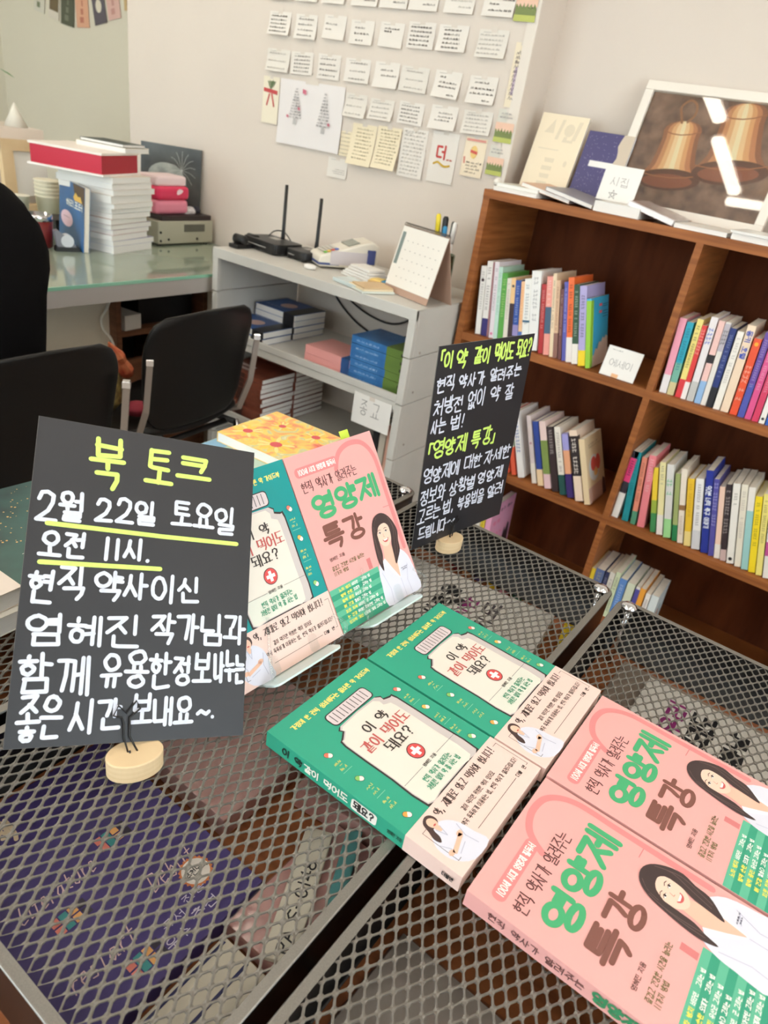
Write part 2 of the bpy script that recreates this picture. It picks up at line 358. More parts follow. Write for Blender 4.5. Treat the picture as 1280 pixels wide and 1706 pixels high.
# ------------------------------------------------------------------ books
def book_parts(t, W, H, T, cover, pages=None, spine=None, low=None, low_h=0.0, ox=0.0):
    """upright book: spine on the plane y=0, thickness along x, depth W along y, height H"""
    c = 0.0008; pages = pages or M_PAGES; spine = spine or cover
    mb = MB().box(0, 0, 0, c, W, H).box(T-c, 0, 0, T, W, H).box(c, 0, 0, T-c, c*1.5, H)
    mb.build('cover', cover, t)
    MB().box(c, c*1.5, 0.001, T-c, W-0.001, H-0.0008).build('pages', pages, t)
    if low: MB().box(-0.0004, -0.0004, 0, T+0.0004, W*0.999, low_h).build('lower_band', low, t)
def spine_text(t, T, z0, z1, m, n=None, wd=0.6, text=None, upright=False):
    """letters running down the spine; without a text, marks as small as the photo shows them"""
    st = []; h = T*wd
    rot = Matrix(((0, 1, 0, 0), (0, 0, 1, 0), (-1, 0, 0, 0), (0, 0, 0, 1)))
    M = Matrix(((0, 1, 0, T/2-h/2), (0, 0, -1, -0.0006), (-1, 0, 0, z1), (0, 0, 0, 1)))
    L = z1-z0
    if text: st = words(text, 0, L, 0, h)
    else:
        x = 0.0
        while x < L-h*.5:
            if random.random() < .85:
                st += [[(x, random.uniform(0, .3)*h), (x+h*.6, random.uniform(0, .3)*h)], [(x+random.uniform(0, .6)*h, 0), (x+random.uniform(0, .6)*h, h)], [(x, h*.8), (x+h*.5, h*.75)]]
            x += h*.95
    return ink(st, 'spine_title', m, max(0.0007, h*(0.16 if text else .15)), 0, t, caps=False, M=M)

ORD = ['first', 'second', 'third', 'fourth', 'fifth', 'sixth', 'seventh', 'eighth', 'ninth', 'tenth', 'eleventh', 'twelfth', 'thirteenth', 'fourteenth', 'fifteenth', 'sixteenth', 'seventeenth', 'eighteenth', 'nineteenth', 'twentieth', 'twenty-first', 'twenty-second', 'twenty-third']
WH = (234, 230, 224); CRM = (238, 222, 196)
def shelf_row(rows, zb, where, group, y0=1.925, D=0.145):
    prev = -9
    for i, r in enumerate(rows):
        name, x, T, H, lean, col = r[:6]; k = r[6] if len(r) > 6 else {}
        x = max(x, prev+0.0006); T = T*0.95
        prev = x + T/math.cos(lean)
        Mx = Matrix.Translation((x, y0+k.get('dy', 0.0), zb)) @ Matrix.Rotation(lean, 4, 'Y')
        t = thing('book', name + ', ' + ORD[i] + ' from left ' + where, 'book', group=group, M=Mx)
        W = k.get('W', D)
        book_parts(t, W, H, T, C(col, .4), C(k['pages'], .9) if 'pages' in k else None, None,
                   C(k['low'], .4) if 'low' in k else None, k.get('lh', 0.2)*H)
        if 'mid' in k:
            a, b, c = k['mid']; MB().box(-0.0003, -0.0004, a*H, T+0.0003, 0.02, b*H).build('colour_block', C(c, .4), t)
        if 'ink' in k:
            z0, z1 = k.get('tz', (0.35, 0.92)); ic = k['ink'] if 'text' in k else tuple(int(a*.62+b*.38) for a, b in zip(k['ink'], col)); spine_text(t, T, z0*H, z1*H, C(ic, .6), text=k.get('text'), wd=k.get('tw', .42 if 'text' not in k else .55))
        if 'dot' in k:
            MB().prism(ell(T/2, 0, T*.28, T*.28, 12), 0, 0.0004, Matrix(((1,0,0,0),(0,0,-1,-0.0005),(0,1,0,k.get('dz', .8)*H),(0,0,0,1)))).build('emblem', C(k['dot'], .5), t)
        if 'art' in k: k['art'](t, W, H, T)

# ------------------------------------------------------------------ brown bookcase
BY, BB = 1.905, 2.265
bk = thing('bookcase', 'brown stained plywood bookcase with open compartments full of books', 'bookcase', (-0.993, BY, FLOOR))
def bpart(nm, x0, y0, z0, x1, y1, z1, m): return MB().box(x0+0.993, y0-BY, z0-FLOOR, x1+0.993, y1-BY, z1-FLOOR).build(nm, m, bk)
XR = 0.80
bpart('side_panel', -0.993, BY, FLOOR, -0.973, BB, 1.142, M_SHELFWOOD); bpart('side_panel', XR-0.02, BY, FLOOR, XR, BB, 1.142, M_SHELFWOOD)
for x in (-0.404, 0.194): bpart('divider', x, BY, FLOOR+.03, x+0.018, BB-.012, 1.142, M_SHELFWOOD)
bpart('top_board', -0.993, BY-0.002, 1.142, XR, BB, 1.164, M_SHELFWOOD)
for z in (0.77, 0.383, -0.002): bpart('shelf_board', -0.973, BY+.001, z-0.022, XR-.02, BB-.012, z, M_SHELFWOOD)
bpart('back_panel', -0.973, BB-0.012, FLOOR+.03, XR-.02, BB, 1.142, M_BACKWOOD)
bpart('plinth', -0.973, BY+0.03, FLOOR, XR-.02, BY+0.05, -0.024, M_SHELFWOOD)

# -- upper left compartment
def art_cloud(t, W, H, T):
    M = Matrix(((0,0,1,T+0.0003),(1,0,0,0),(0,1,0,0),(0,0,0,1)))
    pts = [(0, 0), (W, 0), (W, .38*H), (.9*W, .41*H), (.8*W, .36*H), (.72*W, .40*H), (.62*W, .33*H), (.5*W, .34*H), (.42*W, .24*H), (.3*W, .26*H), (.22*W, .17*H), (.1*W, .16*H), (0, .08*H)]
    MB().flat(pts, 0, M).build('cloud_picture', C((236, 214, 198), .5), t)
    mb = MB(); mb.flat(rrect(.45*W, .86*H, .62*W, .90*H, .002), .0001, M).flat(rrect(.45*W, .76*H, .62*W, .80*H, .002), .0001, M); mb.build('red_label', C((226, 92, 110), .5), t)
    ink([[(.66*W, y*H), (.95*W, y*H)] for y in (.88, .85, .78, .74, .70)], 'caption', C((40, 60, 110), .5), .0016, .0001, t, False, M=M)
U1 = [('white slim book with a dark dot', -.944, .018, .194, 0, WH, dict(dot=(60,30,36), ink=(150,140,140))),
 ('white book with navy foot', -.924, .019, .211, 0, WH, dict(low=(52,44,110), lh=.24, ink=(90,80,80))),
 ('thin mauve book', -.905, .006, .211, 0, (158,110,112), {}),
 ('pale lilac white book with a pink dot', -.897, .015, .214, 0, (228,218,222), dict(dot=(214,110,150), dz=.06, ink=(120,120,120))),
 ('pale mint book', -.882, .013, .204, 0, (190,220,204), dict(ink=(120,150,140))),
 ('grass green book', -.868, .018, .190, 0, (92,164,72), dict(ink=(210,226,150), pages=(150,190,130))),
 ('slim off-white book', -.850, .014, .180, 0, (226,218,204), dict(ink=(150,140,130))),
 ('peach book with dark lower part', -.835, .014, .184, 0, (238,196,140), dict(low=(62,44,46), lh=.62, dot=(60,60,80), dz=.88)),
 ('royal blue book fading to violet', -.820, .017, .181, 0, (48,82,160), dict(low=(40,44,54), lh=.15, mid=(.15,.32,(150,140,190)), ink=(220,220,240))),
 ('peach book with blue foot', -.801, .011, .182, 0, (242,196,150), dict(low=(84,118,190), lh=.24, ink=(230,140,80))),
 ('white book with a blue swallow', -.789, .021, .192, 0, (240,238,232), dict(ink=(110,120,130), mid=(.38,.41,(40,90,120)))),
 ('thick tall white book', -.767, .029, .218, 0, (238,236,232), dict(ink=(150,150,150))),
 ('red book', -.734, .014, .190, 0, (182,50,52), dict(ink=(240,220,210))),
 ('coral book with dusky night picture', -.718, .018, .214, 0, (240,160,146), dict(mid=(.28,.62,(70,96,120)), ink=(250,230,230), tz=(.64,.95))),
 ('tall cream book', -.699, .011, .226, 0, (236,212,178), dict(ink=(120,100,90))),
 ('tan book', -.687, .012, .210, 0, (222,184,150), dict(low=(146,104,92), lh=.33, ink=(130,90,80))),
 ('brown book', -.672, .010, .191, 0, (116,72,70), dict(ink=(220,190,180))),
 ('indigo book', -.660, .012, .213, 0, (92,92,172), dict(ink=(220,220,250))),
 ('orange book with white foot', -.647, .017, .227, 0, (240,112,52), dict(low=(236,228,220), lh=.3, ink=(90,40,30), pages=(232,150,128))),
 ('dark green book with white foot', -.629, .017, .213, 0, (50,82,58), dict(low=(236,230,220), lh=.26, ink=(230,236,220))),
 ('lavender book with yellow foot', -.610, .020, .214, 0, (178,168,214), dict(low=(242,210,40), lh=.2, ink=(50,44,70))),
 ('sky blue book with a cloud on its cover', -.588, .013, .186, 0, (58,172,214), dict(mid=(0,.97,(150,200,60)), art=art_cloud, W=.14))]
U1 = [(a, b+.004, c, d, -0.125-0.0068*i, f, g) for i, (a, b, c, d, e, f, g) in enumerate(U1)]
shelf_row(U1, .7705, 'on upper left shelf', 'books on the upper left shelf')
# -- upper right compartment
U2 = [('pink book with white foot', -.378, .018, .194, 0, (240,162,182), dict(low=(236,230,230), lh=.25)),
 ('turquoise book with sand foot', -.358, .017, .189, 0, (44,164,188), dict(low=(214,200,150), lh=.18, mid=(.18,.45,(120,180,160)), ink=(30,90,110))),
 ('yellow book with red foot', -.336, .015, .202, 0, (238,220,128), dict(low=(220,60,66), lh=.24, ink=(60,50,40))),
 ('red book with white foot', -.321, .012, .190, 0, (222,62,58), dict(low=(238,230,226), lh=.24, ink=(250,220,200), tz=(.55,.95), tw=.75)),
 ('white book with grey foot and blue title', -.306, .017, .215, 0, (234,226,226), dict(low=(196,194,190), lh=.24, ink=(70,90,190), tz=(.68,.92), tw=.7)),
 ('pink book with light blue foot', -.286, .015, .211, 0, (240,196,188), dict(low=(146,182,222), lh=.28, mid=(.5,.6,(40,34,36)))),
 ('half grey half white book', -.270, .013, .212, 0, (226,220,212), dict(mid=(.66,.98,(186,178,186)), ink=(40,36,40), tz=(.72,.9), tw=.8)),
 ('navy book with black foot', -.256, .015, .201, 0, (38,54,118), dict(low=(30,30,36), lh=.26, ink=(190,200,230))),
 ('plain white book', -.238, .016, .198, 0, (238,232,222), dict(ink=(160,156,150))),
 ('peach book lettered in blue', -.220, .020, .218, 0, (240,214,186), dict(ink=(60,84,180), tz=(.62,.94), tw=.62, text='동키 호텔')),
 ('vermilion book', -.197, .018, .192, 0, (232,84,48), dict(ink=(248,216,200), tz=(.2,.65), dot=(250,170,50), dz=.93, tw=.7)),
 ('violet book', -.177, .015, .212, 0, (104,72,158), dict(low=(80,86,170), lh=.4, ink=(220,210,240))),
 ('magenta book', -.160, .015, .217, 0, (220,84,140), dict(ink=(250,220,236))),
 ('crimson pink book', -.143, .015, .216, 0, (214,62,100), dict(ink=(250,210,220))),
 ('white book with a black dot', -.126, .013, .205, 0, (238,232,226), dict(dot=(30,30,30), dz=.06)),
 ('blue book', -.111, .018, .21, 0, (50,100,190), dict(ink=(230,236,250))),
 ('cream book', -.091, .016, .20, 0, CRM, dict(ink=(120,100,90))),
 ('teal book', -.073, .017, .21, 0, (60,140,140), dict(ink=(230,240,240)))]
U2 = [(a, b+.005, c, d, -.062, f, g) for a, b, c, d, e, f, g in U2]
shelf_row(U2, .7705, 'on upper middle shelf', 'books on the upper middle shelf')
# -- middle left compartment
def art_flower(t, W, H, T):
    M = Matrix(((0,0,1,T+0.0003),(1,0,0,0),(0,1,0,0),(0,0,0,1)))
    MB().flat(ell(.42*W, .50*H, .30*W, .20*H, 24), 0, M).build('plate_picture', C((222, 224, 222), .5), t)
    MB().flat(ell(.40*W, .56*H, .16*W, .11*H, 16, .2), .0001, M).flat(ell(.66*W, .55*H, .14*W, .12*H, 16), .0001, M).build('flower_picture', C((226, 92, 80), .5), t)
    MB().flat(ell(.5*W, .42*H, .12*W, .06*H, 16), .0002, M).build('leaf_picture', C((238, 190, 120), .5), t)
    MB().flat([(0, 0), (W, 0), (W, .24*H), (0, .24*H)], .0001, M).build('belly_band', C((214, 176, 158), .5), t)
    MB().flat([(.8*W, 0), (W, 0), (.98*W, .22*H), (.86*W, .27*H), (.8*W, .15*H)], .0002, M).build('band_portrait', C((94, 60, 56), .5), t)
    ink(scribble(.2*W, .75*W, .86*H, .006)+scribble(.2*W, .85*W, .82*H, .006), 'caption', C((170, 150, 110), .6), .0007, .0001, t, False, M=M)
M1 = [('olive green book with red foot', -.735, .014, .19, 0, (150,180,90), dict(low=(226,96,66), lh=.42)),
 ('coral red book', -.712, .014, .2, 0, (226,96,66), dict(mid=(.45,.85,(200,214,190)))),
 ('white book lettered in blue', -.690, .020, .207, 0, (236,232,230), dict(ink=(40,70,150), tz=(.35,.95), tw=.6)),
 ('pale pinkish book', -.641, .014, .212, 0, (214,198,196), dict(low=(232,222,210), lh=.3, dot=(180,130,140), dz=.6)),
 ('royal blue book with cream foot', -.621, .018, .201, 0, (46,70,150), dict(low=(240,210,168), lh=.26)),
 ('landscape-printed book with pink foot', -.598, .021, .209, 0, (234,206,200), dict(low=(236,200,204), lh=.22, mid=(.22,.72,(130,150,80)))),
 ('dark brown book with white lettering', -.573, .021, .201, 0, (56,40,42), dict(ink=(236,230,224), tz=(.55,.95), tw=.45)),
 ('white book with dark green foot', -.547, .019, .209, 0, (236,228,216), dict(low=(30,80,76), lh=.3, ink=(120,110,110))),
 ('sunset-coloured book with indigo foot', -.523, .019, .196, 0, (236,170,130), dict(low=(60,40,110), lh=.38, mid=(.75,1.0,(164,160,220)))),
 ('cream book with a black badge title', -.497, .024, .216, 0, (242,218,196), dict(mid=(.36,.92,(46,36,38)), ink=(250,245,240), tz=(.4,.88), tw=.5)),
 ('cream book with two red flowers on its cover', -.468, .018, .199, 0, (232,208,168), dict(art=art_flower, W=.14))]
M1 = [(a, b, c, d, -.345-.004*i, f, g) for i, (a, b, c, d, e, f, g) in enumerate(M1)]
shelf_row(M1, .3835, 'on middle left shelf', 'books on the middle left shelf')
# -- middle right compartment
M2 = [('black, pink and white book', -.383, .018, .210, -.012, (48,44,56), dict(low=(236,236,232), lh=.38, mid=(.55,.9,(226,66,128)), ink=(40,20,40), tz=(.6,.86))),
 ('teal book', -.352, .018, .211, -.13, (24,142,152), dict(ink=(20,90,100))),
 ('salmon book with green foot', -.326, .014, .203, -.15, (228,142,118), dict(low=(80,146,116), lh=.2, ink=(110,60,50))),
 ('rose pink book', -.306, .020, .216, -.16, (236,134,142), dict(ink=(250,224,224), tz=(.5,.95))),
 ('yellow to green book', -.267, .014, .191, -.28, (240,206,60), dict(low=(66,140,84), lh=.3, mid=(.3,.5,(160,180,70)))),
 ('pale yellow and white book', -.249, .016, .213, -.28, (238,228,170), dict(low=(236,230,222), lh=.28, ink=(110,110,110), tz=(.68,.95))),
 ('pale grey book with green title and foot', -.229, .019, .214, -.28, (222,220,216), dict(low=(160,220,150), lh=.26, ink=(70,180,100), tz=(.55,.8), tw=.7)),
 ('olive book with dark green foot', -.205, .013, .197, -.28, (160,172,110), dict(low=(36,130,78), lh=.24)),
 ('cream book with a brown stripe', -.190, .015, .216, -.28, (238,226,208), dict(mid=(.45,.52,(150,110,70)), ink=(170,140,120), tz=(.1,.4))),
 ('golden yellow book with cream foot', -.171, .017, .196, -.28, (240,196,52), dict(low=(240,216,140), lh=.22, ink=(200,150,40))),
 ('white book with thin grey title', -.150, .021, .204, -.28, (238,236,234), dict(low=(214,214,218), lh=.27, ink=(110,110,116), tw=.35)),
 ('tall royal blue book lettered in white', -.125, .019, .236, -.28, (34,52,150), dict(ink=(232,236,246), tz=(.3,.82), tw=.72, text='90분 너의 축구 이야기')),
 ('indigo book', -.104, .014, .220, -.28, (84,80,162), dict(ink=(200,200,236), tz=(.4,.95), tw=.7)),
 ('pale peach book', -.088, .014, .205, -.28, (242,206,186), dict(low=(238,230,222), lh=.2)),
 ('dark brown book with pale foot', -.072, .014, .218, -.28, (52,40,44), dict(low=(206,180,176), lh=.15, ink=(240,232,226), tw=.7)),
 ('tall white book', -.055, .018, .227, -.28, (238,234,226), dict(ink=(120,120,110), tz=(.72,.88), dot=(30,30,30), dz=.06)),
 ('tall cream white book', -.034, .016, .232, -.28, (236,228,210), dict(ink=(170,160,150))),
 ('white book with aqua lower half', -.016, .016, .232, -.28, (236,230,222), dict(low=(160,208,206), lh=.72)),
 ('bright yellow book', .002, .017, .214, -.28, (248,220,40), dict(ink=(120,110,40), pages=(236,226,190))),
 ('pale yellow book', .021, .015, .228, -.28, (240,226,130), dict(ink=(120,110,70))),
 ('white book with coloured patches', .039, .017, .228, -.28, (238,234,228), dict(mid=(.28,.45,(196,84,150)))),
 ('grey green book', .059, .017, .22, -.28, (170,184,170), dict(ink=(90,100,90)))]
shelf_row(M2, .3835, 'on central middle shelf', 'books on the middle shelf right of the divider')
# -- lower compartments, their feet hidden by the table
def art_face(t, W, H, T):
    M = Matrix(((0,0,1,T+0.0003),(1,0,0,0),(0,1,0,0),(0,0,0,1)))
    MB().flat(ell(.5*W, .42*H, .36*W, .3*H, 24), 0, M).build('round_picture', C((176, 196, 198), .5), t)
    MB().flat(ell(.46*W, .44*H, .14*W, .22*H, 18), .0001, M).build('portrait_picture', C((206, 146, 118), .5), t)
L2 = [('yellow book', -.383, .012, .2, 0, (240,210,60), {}), ('slate blue book', -.370, .027, .206, 0, (92,108,152), dict(ink=(190,180,130), tz=(.6,.95))),
 ('navy book with white dots', -.341, .012, .208, 0, (36,42,84), dict(ink=(230,230,236), tz=(.6,.9))), ('grey white book', -.328, .016, .213, 0, (216,210,200), dict(ink=(120,120,120))),
 ('pale green book', -.311, .015, .222, 0, (206,216,180), dict(ink=(60,60,60))), ('cornflower blue book', -.295, .022, .208, 0, (92,136,200), dict(ink=(230,236,250), tz=(.5,.9))),
 ('pale sage book', -.271, .024, .205, 0, (214,220,196), {}), ('violet topped book', -.244, .012, .204, 0, (222,216,212), dict(mid=(.5,.96,(88,84,164)))),
 ('orange book', -.231, .016, .205, 0, (242,166,60), {}), ('white book with dark numerals', -.212, .014, .196, 0, (236,230,224), dict(ink=(90,50,50), tz=(.5,.9))),
 ('pale blue book with a portrait cover', -.196, .022, .2, 0, (214,222,222), dict(art=art_face, W=.13))]
L2 = [(a, b+.004, c, d, -.03, f, g) for a, b, c, d, e, f, g in L2]
shelf_row(L2, -.0015, 'on central bottom shelf', 'books on the lowest shelf right of the divider', D=.15)
def art_pink(t, W, H, T):
    M = Matrix(((0,0,1,T+0.0003),(1,0,0,0),(0,1,0,0),(0,0,0,1)))
    ink(words('에로 로구 롭는', .06*W, .9*W, .86*H, .010), 'caption', C((70, 40, 60), .6), .0014, 0, t, False, M=M)
    MB().flat([(.66*W, .36*H), (.72*W, .56*H), (.78*W, .46*H), (.84*W, .60*H), (.92*W, .55*H), (.95*W, .3*H), (.84*W, .28*H)], 0, M).build('dog_picture', C((60, 40, 44), .5), t)
    ink(words('로로', .1*W, .45*W, .70*H, .013), 'title', C((236, 110, 150), .6), .0018, 0, t, False, M=M); ink(words('즈가', .3*W, .6*W, .5*H, .012), 'subtitle', C((236, 110, 150), .6), .0018, 0, t, False, M=M)
L1 = [('cream book', -.80, .015, .21, 0, (228,220,196), {}), ('white book', -.783, .016, .22, 0, (236,230,220), {}), ('yellow book', -.765, .014, .22, 0, (240,214,60), dict(ink=(40,30,30), tz=(.5,.95))),
 ('pink book with a dog on its cover', -.748, .02, .25, 0, (232,166,196), dict(art=art_pink, W=.17))]
L1 = [(a, b, c, d, -.05, f, g) for a, b, c, d, e, f, g in L1]
shelf_row(L1, -.0015, 'on bottom left shelf', 'books on the lowest left shelf', D=.16)

# card signs standing on the bookcase
def card(name, label, t, x, y, W, H, strokes, wd, m, th=0.0012):
    o = thing(name, label, 'sign', M=frame(t, x, y))
    MB().prism([(0, 0), (W, 0), (W, H), (0, H)], -th, 0).build('card', M_PAPER, o)
    ink(strokes, 'handwriting', m, wd, 0.0002, o)
    return o
o = card('category_card', 'small white card reading essay in Korean on the upper left shelf', (-.541, 1.918, .7712), (1, -.02, .0), (0, .28, .96), .097, .080,
     words('에세이', .016, .084, .028, .020, .04), .0010, M_GINK)
MB().prism(rrect(.034, -.0, .052, .010, .001), .0003, .0016).build('clip', C((232, 178, 130), .5), o)
MB().prism([(.02, .0), (.07, .0), (.07, .004), (.02, .004)], -.02, -.0012).build('easel_foot', M_CLEAR, o)
ink(scribble(.012, .04, .070, .003), 'printed_heading', M_GINK, .0005, .0002, o, False)

# ------------------------------------------------------------------ things on top of the bookcase
BT = 1.1645
def lying(name, label, M, W, D, T, cover, group=None, pages=None, hard=0.0):
    """flat book: x width from the spine, y depth, z thickness"""
    t = thing(name, label, 'book', M=M, group=group); c = 0.0008
    MB().box(0, 0, 0, W, D, c).box(0, 0, T-c, W, D, T).box(0, 0, c, c*1.5, D, T-c).build('cover', cover, t)
    MB().box(c*1.5, .0008, c, W-.0012, D-.0008, T-c).build('pages', pages or M_PAGEW, t)
    return t
def RY(x, y, z, ang, rz=0.0): return Matrix.Translation((x, y, z)) @ Matrix.Rotation(rz, 4, 'Z') @ Matrix.Rotation(ang, 4, 'Y')
G = 'flat books on top of the bookcase'
lying('book', 'white book lying at the left end of the bookcase top, under another', RY(-.972, 1.915, BT, 0), .13, .19, .010, C((236,232,222), .4), G)
lying('book', 'cream book lying on a white one at the left end of the bookcase top', RY(-.968, 1.922, BT+.0105, 0), .125, .18, .009, C((224,222,208), .4), G)
lying('book', 'orange-covered book slanting down from the cream book on the bookcase', RY(-.900, 1.93, BT+.0225, math.asin(.0205/.148)), .148, .19, .010, C((214,170,140), .4), G)
lying('book', 'grey-covered book slanting down beside the orange one on the bookcase', RY(-.826, 1.925, BT+.0235, math.asin(.0225/.140)), .140, .19, .010, C((150,146,150), .4), G)
t = lying('book', 'thick white book lying flat below the star card', RY(-.680, 1.915, BT, 0), .12, .16, .024, C((238,236,230), .35), G)
t = lying('book', 'shrink-wrapped book slanting down in front of the bell picture', RY(-.598, 1.92, BT+.0265, math.asin(.0255/.125)), .125, .17, .012, C((214,200,196), .3), G)
MB().box(-.001, -.001, -.0002, .126, .171, .0135).build('shrink_wrap', M_WRAP, t)
lying('book', 'thin white book lying flat in front of the bell picture frame', RY(-.470, 1.915, BT, 0), .125, .16, .010, C((240,236,228), .35), G)
lying('book', 'white book with dark pages at the right end of the bell picture', RY(-.335, 1.915, BT, 0), .15, .17, .014, C((242,240,236), .35), G)
lying('magazine', 'thin white magazine on the book right of the bell picture', RY(-.34, 1.912, BT+.0145, 0, -.03), .16, .17, .005, C((238,236,230), .35), G)
# cream and navy books leaning on the wall
def leaning(name, label, x, yb, z, W, H, T, tilt, cover, rz=0.0, cat='book'):
    M = Matrix.Translation((x, yb, z)) @ Matrix.Rotation(rz, 4, 'Z') @ Matrix.Rotation(-tilt, 4, 'X')
    t = thing(name, label, cat, M=M); c = .0008
    MB().box(0, 0, 0, W, c, H).box(0, T-c, 0, W, T, H).box(0, c, 0, c*1.5, T-c, H).build('cover', cover, t)
    MB().box(c*1.5, c, .0008, W-.001, T-c, H-.0008).build('pages', M_PAGEW, t)
    return t
FZ = Matrix(((1,0,0,0),(0,0,-1,-.0003),(0,1,0,0),(0,0,0,1)))
t = leaning('book', 'tall cream book with grey geometric marks leaning on the wall', -1.004, 2.135, BT+.004, .146, .218, .012, .30, C((240,224,196), .5))
CM = C((224, 210, 184), .5)
MB().flat([(.022,.165),(.052,.165),(.046,.205)], 0, FZ).build('cover_mark', CM, t)
MB().flat([(.060,.150),(.070,.150),(.078,.205),(.068,.205)], 0, FZ).build('cover_mark', CM, t)
MB().flat(ell(.098,.178,.016,.018,10), 0, FZ).build('cover_mark', CM, t); MB().flat([(.112,.152),(.124,.152),(.132,.204),(.120,.204)], 0, FZ).build('cover_mark', CM, t)
MB().flat([(.085,.145),(.118,.145),(.118,.152),(.098,.152),(.098,.160),(.088,.160)], 0, FZ).build('cover_mark', CM, t)
for k in range(4): MB().flat([(.050+.004*(k % 2), .020+k*.022), (.082, .020+k*.022), (.082, .032+k*.022), (.050, .032+k*.022)], 0, FZ).build('cover_mark', CM, t)
MB().flat([(.020,.120),(.085,.120),(.085,.123),(.020,.123)], 0, FZ).build('cover_mark', CM, t); MB().flat(ell(.118,.088,.006,.009,8), 0, FZ).build('cover_mark', CM, t)
t = leaning('book', 'navy starry book with a white label leaning beside the cream one', -.848, 2.138, BT+.004, .135, .188, .014, .30, C((76,70,116), .45))
mb = MB()
for k in range(110): mb.flat(ell(random.uniform(.004,.095), random.uniform(.006,.182), .0007, .0007, 5), 0, FZ)
mb.build('star_speckles', C((206,200,220), .5), t)
MB().flat([(.100+.004*math.sin(k*1.7), .188*k/12) for k in range(13)]+[(.135,.188),(.135,0)], .0, FZ).build('beige_strip', C((206,190,170), .5), t)
MB().flat([(.030,.095),(.100,.095),(.100,.111),(.030,.111)], .0002, FZ).build('title_label', C((240,236,232), .5), t)
o = card('category_card', 'white card reading poetry in Korean with a drawn star', (-.706, 1.985, BT+.0405), (1, .05, -.0), (-.02, .30, .95), .098, .088,
     words('시집', .024, .075, .038, .022, .05), .0010, M_GINK)
ink([[(.040+.012*math.sin(4*PI*k/5), .016+.012*math.cos(4*PI*k/5)) for k in range(6)]], 'drawn_star', M_INK, .0008, .0003, o)
o.location.z = BT+.0255
# framed picture of two bells
FM = frame((-.741, 2.148, BT+.004), (1, 0, 0), (0, .11, .32)); FW, FH = .432, .338
pf = thing('picture_frame', 'white framed glazed photograph of two copper bells', 'picture', M=FM)
mb = MB()
for b in ((0, 0, FW, .024), (0, FH-.024, FW, FH), (0, .024, .024, FH-.024), (FW-.024, .024, FW, FH-.024)): mb.box(b[0], b[1], -.012, b[2], b[3], .008)
bevel(mb.build('frame', C((238, 230, 218), .4), pf), .002)
MB().box(.02, .02, -.010, FW-.02, FH-.02, -.006).build('backing', C((150, 130, 112), .7), pf)
MB().box(.024, .024, -.006, FW-.024, FH-.024, -.005).build('print_ground', mat('bell_print_ground', (96, 62, 50), .6, rgb2=(160, 120, 100), scale=24, var=.1), pf)
def bellpic(cx0, y_top, cx1, y_bot, wt, wb, zoff):
    prof = [(0, .28), (.04, .62), (.10, .80), (.16, .86), (.20, .84), (.30, .82), (.55, .90), (.75, 1.02), (.88, 1.25), (.94, 1.42), (1.0, 1.45)]
    shades = [(168,104,70), (214,144,96), (240,180,128), (255,214,166), (255,230,190), (252,204,152), (236,168,114), (208,132,86), (160,96,64)]
    ax = Vector((cx1-cx0, y_bot-y_top)); n = Vector((ax.y, -ax.x)).normalized()*-1
    if n.x < 0: n = -n
    for j, s in enumerate(shades):
        mb = MB(); a0, a1 = -1+2*j/9, -1+2*(j+1)/9
        for (t0, w0), (t1, w1) in zip(prof, prof[1:]):
            r0, r1 = w0*wt, w1*wt*(1 if t1 < .9 else wb)
            r0 = w0*wt*(1 if t0 < .9 else wb)
            p0 = Vector((cx0, y_top))+ax*t0; p1 = Vector((cx0, y_top))+ax*t1
            mb.flat([p0+n*r0*a0, p1+n*r1*a0, p1+n*r1*a1, p0+n*r0*a1], zoff)
        mb.build('bell_picture', C(s, .6), pf)
    pb = Vector((cx0, y_top))+ax; rr = 1.45*wt*wb
    ang = math.atan2(n.y, n.x)
    MB().flat(ell(pb.x, pb.y, rr, rr*.34, 28, ang), zoff+.0001).build('bell_mouth', C((104, 58, 40), .7), pf)
    MB().flat(ell(pb.x-.002, pb.y-.004, rr*.8, rr*.22, 24, ang), zoff+.0002).build('bell_inside', C((150, 80, 52), .7), pf)
    for tt in (.17, .90):
        wv = [w for t_, w in prof if t_ >= tt][0]; p0 = Vector((cx0, y_top))+ax*tt
        q = [p0+n*wv*wt*a+Vector((0, -.010*(1-a*a))) for a in (-1, -.5, 0, .5, 1)]
        ink([q], 'bell_band', C((176, 106, 66), .6), .003, zoff+.0003, pf)
bellpic(.136, .250, .150, .098, .058, 1.0, -.0046)
ink([smooth_pts([(.128,.245),(.120,.262),(.112,.285),(.130,.303),(.150,.292),(.154,.268),(.142,.248)], 4, False)], 'bell_loop', C((170,110,72), .6), .006, -.0040, pf)
bellpic(.272, .312, .296, .140, .064, 1.02, -.0036)
MB().box(.022, .022, .0015, FW-.022, FH-.022, .003).build('glazing', M_GLASS, pf)

# ------------------------------------------------------------------ display table with three mesh risers
TZ, MZ = 0.634, 0.734
dt = thing('display_table', 'brown wooden table under the three grey mesh risers', 'table', (-.93, .03, FLOOR))
o = MB().box(0, 0, TZ-.03-FLOOR, 1.36, .99, TZ-FLOOR).build('tabletop', M_TABLEWOOD, dt); bevel(o, .003)
for x, y in ((.04, .04), (1.27, .04), (.04, .90), (1.27, .90)):
    MB().box(x, y, 0, x+.05, y+.05, TZ-.03-FLOOR).build('leg', M_TABLEWOOD, dt)
MB().box(.06, .05, TZ-.10-FLOOR, 1.3, .07, TZ-.03-FLOOR).box(.06, .92, TZ-.10-FLOOR, 1.3, .94, TZ-.03-FLOOR).build('apron', M_TABLEWOOD, dt)

